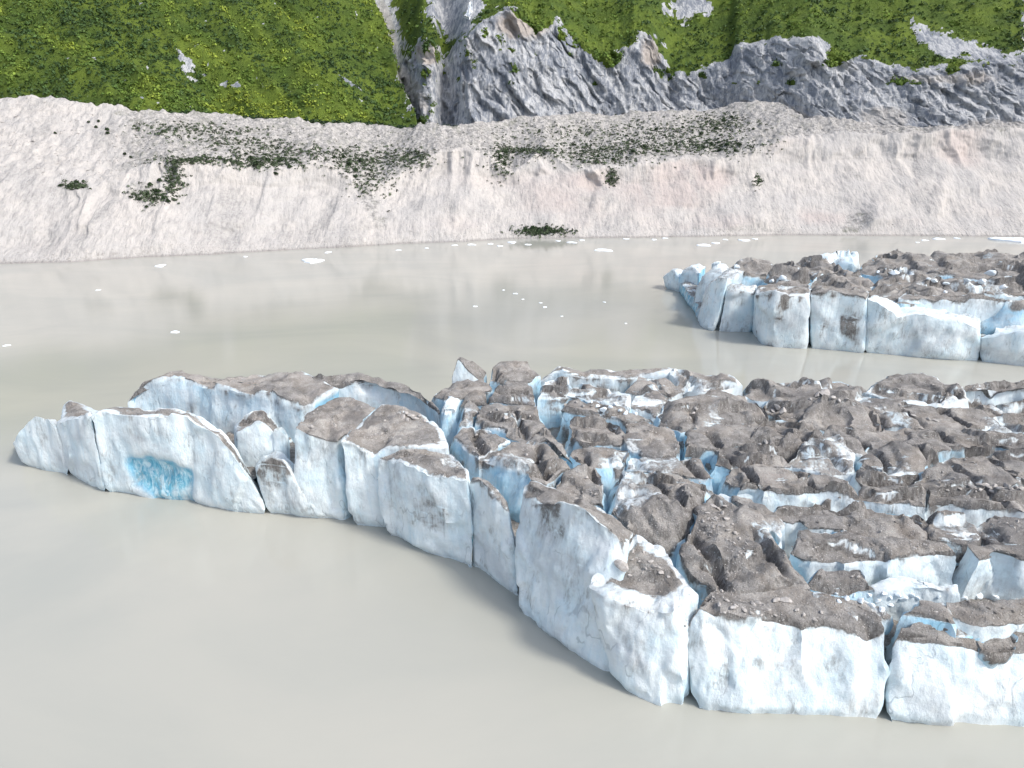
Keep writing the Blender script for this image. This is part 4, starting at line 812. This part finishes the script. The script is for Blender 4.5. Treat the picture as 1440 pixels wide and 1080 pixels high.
clusters = [
 ('pale boulder in the row along the back brown block left of the central crevasse', 'boulders on the back brown block', 'stone', [(567, 587, 7), (572, 582, 7), (578, 585, 8), (584, 589, 7), (590, 585, 6), (573, 591, 5), (560, 582, 4), (598, 592, 5), (541, 592, 4), (550, 600, 4)]),
 ('white boulder in the group beside the white blocks at the far rim', 'white boulders at the far rim', 'ice', [(849, 577, 15), (840, 572, 9), (858, 573, 8), (872, 578, 9), (880, 582, 12), (893, 583, 10), (866, 569, 7), (832, 566, 7), (885, 574, 7), (845, 566, 6)]),
 ('pale boulder strewn with many others on the largest brown dome', 'boulders on the big brown dome', 'stone', [(1003, 712, 6), (1010, 716, 6), (1016, 722, 6), (995, 722, 5), (1022, 730, 6), (1030, 738, 5), (1008, 730, 5), (1015, 740, 6), (1024, 746, 5), (1034, 750, 6), (1002, 742, 5), (1040, 758, 5), (1010, 752, 4), (1050, 765, 5), (1032, 764, 4), (1019, 712, 5), (988, 733, 5), (1060, 780, 5), (1045, 772, 4), (1028, 720, 4)]),
 ('pale boulder among the gravel on the triangular brown top', 'boulders on the triangular top', 'stone', [(905, 778, 6), (920, 798, 8), (930, 806, 7), (908, 800, 5), (915, 790, 5), (890, 776, 5), (926, 798, 5), (899, 790, 4), (940, 812, 5), (885, 810, 5)]),
 ('pale boulder on the debris rim above the widest white front block', 'boulders on the front rim', 'stone', [(1011, 850, 6), (1022, 845, 6), (1030, 855, 8), (1034, 852, 6), (1046, 858, 6), (1058, 850, 8), (1066, 848, 6), (1092, 845, 9), (1105, 846, 12), (1056, 862, 6), (1080, 858, 6), (1090, 866, 5), (1120, 858, 6), (1130, 866, 7), (1145, 872, 6), (1155, 862, 6), (1018, 862, 5), (1070, 866, 5)]),
 ('broken pale ice block in the trench below the long white step', 'broken ice blocks in the trench', 'ice', [(1190, 842, 11), (1200, 838, 10), (1210, 846, 14), (1222, 838, 13), (1234, 846, 12), (1243, 836, 12), (1252, 842, 12), (1262, 838, 13), (1270, 842, 14), (1282, 838, 12), (1290, 842, 11), (1225, 852, 14), (1240, 858, 12), (1252, 852, 10), (1180, 846, 9), (1176, 836, 8), (1376, 838, 15), (1398, 840, 13), (1355, 842, 12), (1320, 840, 9)]),
 ('pale boulder in the loose band near the right edge of the tongue', 'boulders in the right band', 'stone', [(1362, 683, 6), (1368, 686, 7), (1376, 682, 7), (1383, 684, 9), (1390, 686, 7), (1398, 684, 8), (1406, 688, 9), (1414, 684, 9), (1420, 688, 7), (1428, 686, 7), (1436, 688, 8), (1378, 690, 6), (1395, 692, 6), (1372, 692, 5), (1350, 688, 5), (1332, 690, 5)]),
 ('pale boulder on the brown ridges along the far rim', 'boulders on the far ridges', 'stone', [(1093, 574, 9), (1101, 579, 10), (1087, 578, 6), (1150, 556, 9), (1160, 554, 12), (1172, 560, 7), (1180, 564, 6), (1190, 562, 6), (1140, 562, 5), (975, 582, 6), (970, 588, 5), (978, 575, 5), (1076, 622, 7), (1068, 625, 5), (1265, 570, 5), (1285, 585, 5), (1305, 590, 6), (1316, 592, 5)]),
 ('dark boulder on the debris slopes in the middle of the tongue', 'dark boulders mid tongue', 'dark', [(1130, 760, 7), (1200, 760, 7), (1225, 766, 6), (1260, 735, 7), (1180, 700, 6), (1230, 690, 8), (1150, 735, 6), (1400, 862, 7), (1410, 856, 6), (1425, 860, 7), (1390, 856, 6), (940, 690, 6), (910, 680, 6), (1000, 660, 5)]),
 ('small pale boulder on the blocks beside the central crevasse', 'boulders by the central crevasse', 'stone', [(700, 577, 5), (722, 584, 5), (735, 590, 5), (690, 580, 4), (730, 577, 4), (745, 586, 5), (820, 572, 6), (810, 566, 5), (795, 570, 5), (700, 640, 5), (740, 640, 5), (760, 650, 4), (825, 672, 5), (670, 612, 5)]),
 ('white ice block perched on the grey debris of the distant tongue', 'ice blocks on the distant tongue', 'ice', [(1259, 386, 15), (1253, 384, 9), (1306, 393, 9), (1314, 396, 10), (1331, 400, 11), (1329, 412, 9), (1392, 386, 18), (1360, 395, 10), (1380, 398, 16), (1410, 405, 12), (1100, 392, 12), (1085, 396, 9), (1036, 377, 13), (1235, 383, 7), (1010, 371, 10)]),
]
for lab, grp, kind, L in clusters:
    for (x, y, w) in L: boulder(x, y, w, kind, lab, grp, 'ice_block' if kind == 'ice' else 'boulder')

# ------------------------------------------------------------------ floating ice
def floe(px, py, w, hpx, label, group=None):
    c = at_h(px, py, 0); depth = c[1] * cp + H * sp; rx = w / FPX * depth / 2; ry = max(.35, hpx / FPX * depth / 2 / .2); ry = min(ry, rx * 1.1)
    M = 22; a = np.linspace(0, 2 * math.pi, M, endpoint=False); r = np.random.default_rng(int(px * 7 + py))
    rr = 1 + .28 * np.sin(2 * a + r.uniform(0, 6)) * r.uniform(.3, 1) + .18 * np.sin(3 * a + r.uniform(0, 6)) + r.normal(size=M) * .07
    hh = .10 + .10 * rx; rows = []
    for s, z in ((.9, -.25), (1.0, .02), (.97, hh * .6), (.82, hh * .95), (.5, hh * 1.1), (.02, hh * 1.15)):
        zz = z + r.normal(size=M) * hh * .12 * (z > .05); rows.append(np.stack([rr * np.cos(a) * s * rx, rr * np.sin(a) * s * ry, zz], 1))
    o = mesh_obj('ice_floe', np.concatenate(rows), grid_faces(len(rows), M, True), FLOE, None, None, True, 40)
    o.location = (c[0], c[1], 0); tag(o, label, 'ice floe', group)
floe(439, 367, 27, 6, 'largest white ice floe on the open lake left of centre')
floe(461, 355, 9, 3, 'small ice floe just behind the largest open lake floe')
floe(225, 374, 15, 4, 'white ice floe alone near the left bank')
floe(138, 408, 6, 2, 'tiny ice floe alone on the far left open water')
floe(246, 467, 11, 3, 'small ice floe alone on the open water left of centre, nearer than the others')
floe(9, 486, 8, 3, 'tiny ice floe at the left edge of the photo')
floe(848, 352, 20, 4, 'flat white ice floe alone below the middle of the far bank')
floe(1424, 338, 44, 8, 'widest white ice raft by the far shore at the right edge')
floe(990, 345, 17, 4, 'wider of the two ice floes side by side above the distant tongue tip')
floe(1006, 342, 11, 3, 'narrower of the two ice floes side by side above the distant tongue tip')
for x, y, w in ((640, 345, 8), (663, 344, 10), (690, 343, 8), (703, 346, 9), (720, 341, 12), (742, 344, 8), (804, 341, 12), (818, 338, 8), (785, 339, 7), (920, 337, 8), (935, 335, 7), (1046, 338, 14), (1062, 336, 8), (1320, 336, 16), (1300, 338, 9), (1345, 335, 8), (1290, 341, 6), (880, 336, 7), (600, 349, 6), (560, 352, 7), (345, 361, 6), (1020, 337, 7)):
    floe(x, y, w, 3, 'small white ice floe in the scattered line along the far waterline', 'ice floes along the far shore')
for x, y, w in ((725, 413, 6), (766, 432, 6), (668, 431, 6), (735, 421, 4), (708, 408, 4), (760, 426, 4), (850, 425, 4), (880, 455, 4), (790, 445, 4)):
    floe(x, y, w, 2, 'tiny ice fragment on the open water between the two ice tongues', 'ice fragments on the open water')

# old snow in the high gully
yy, xx = np.meshgrid(np.linspace(5, 27, 14), np.linspace(0, 1, 8), indexing='ij')
cxs = np.interp(yy, [5, 15, 27], [663, 661, 657]); wid = np.interp(yy, [5, 9, 18, 27], [1.5, 3.2, 3.2, 3.5])
gx = cxs + (xx - .5) * 2 * wid; Q = []
for a, b_ in zip(gx.ravel(), yy.ravel()):
    k = np.argmin((Cx - a) ** 2 + (Cy - b_) ** 2); Q.append(CP.reshape(-1, 3)[k] + np.array([0, -1.6, 1.6]))
Q = np.array(Q); Q2 = Q + np.array([0, 3., -3.])
F1 = grid_faces(14, 8); F2 = F1[:, ::-1] + len(Q)
per = [(i * 8, (i + 1) * 8) for i in range(13)] + [(13 * 8 + j, 13 * 8 + j + 1) for j in range(7)] + [(i * 8 + 7, (i - 1) * 8 + 7) for i in range(13, 0, -1)] + [(j, j - 1) for j in range(7, 0, -1)]
F3 = np.array([(a, a + len(Q), c_ + len(Q), c_) for a, c_ in per])
o = mesh_obj('snow_patch', np.concatenate([Q, Q2]), np.concatenate([F1, F2, F3]), SNOW); tag(o, 'small white snow patch in the high dark gully', 'snow patch')

# ------------------------------------------------------------------ light
sun_dir = Vector((.70, -.40, .90)).normalized()          # towards the sun: high, from the right and a little behind the viewer
sd = bpy.data.lights.new('sun', 'SUN'); so = bpy.data.objects.new('sun', sd); COL.objects.link(so)
so.rotation_euler = sun_dir.to_track_quat('Z', 'Y').to_euler(); so.location = (300, -200, 400)
sd.energy = 1.5; sd.angle = R(10); sd.color = (1, .95, .88)
w = bpy.data.worlds.new('World'); sc.world = w; w.use_nodes = True; nt = w.node_tree
bg = nt.nodes['Background']; sky = nt.nodes.new('ShaderNodeTexSky'); sky.sky_type = 'NISHITA'; sky.sun_disc = False
sky.sun_elevation = math.asin(sun_dir.z); sky.sun_rotation = math.atan2(sun_dir.x, sun_dir.y); sky.dust_density = 4; sky.air_density = 1.0; sky.altitude = 800
hz = nt.nodes.new('ShaderNodeRGBToBW'); nt.links.new(sky.outputs[0], hz.inputs[0])
mxn = nt.nodes.new('ShaderNodeMix'); mxn.data_type = 'RGBA'; mxn.inputs[0].default_value = .42
nt.links.new(sky.outputs[0], mxn.inputs[6]); nt.links.new(hz.outputs[0], mxn.inputs[7])      # thin high cloud whitens the sky
nt.links.new(mxn.outputs[2], bg.inputs[0]); bg.inputs[1].default_value = .15
vs = sc.view_settings; vs.view_transform = 'Standard'; vs.look = 'None'; vs.gamma = 1; vs.exposure = .95
try: vs.use_curve_mapping = False
except Exception: pass
sc.cycles.max_bounces = 6; sc.cycles.use_denoising = True
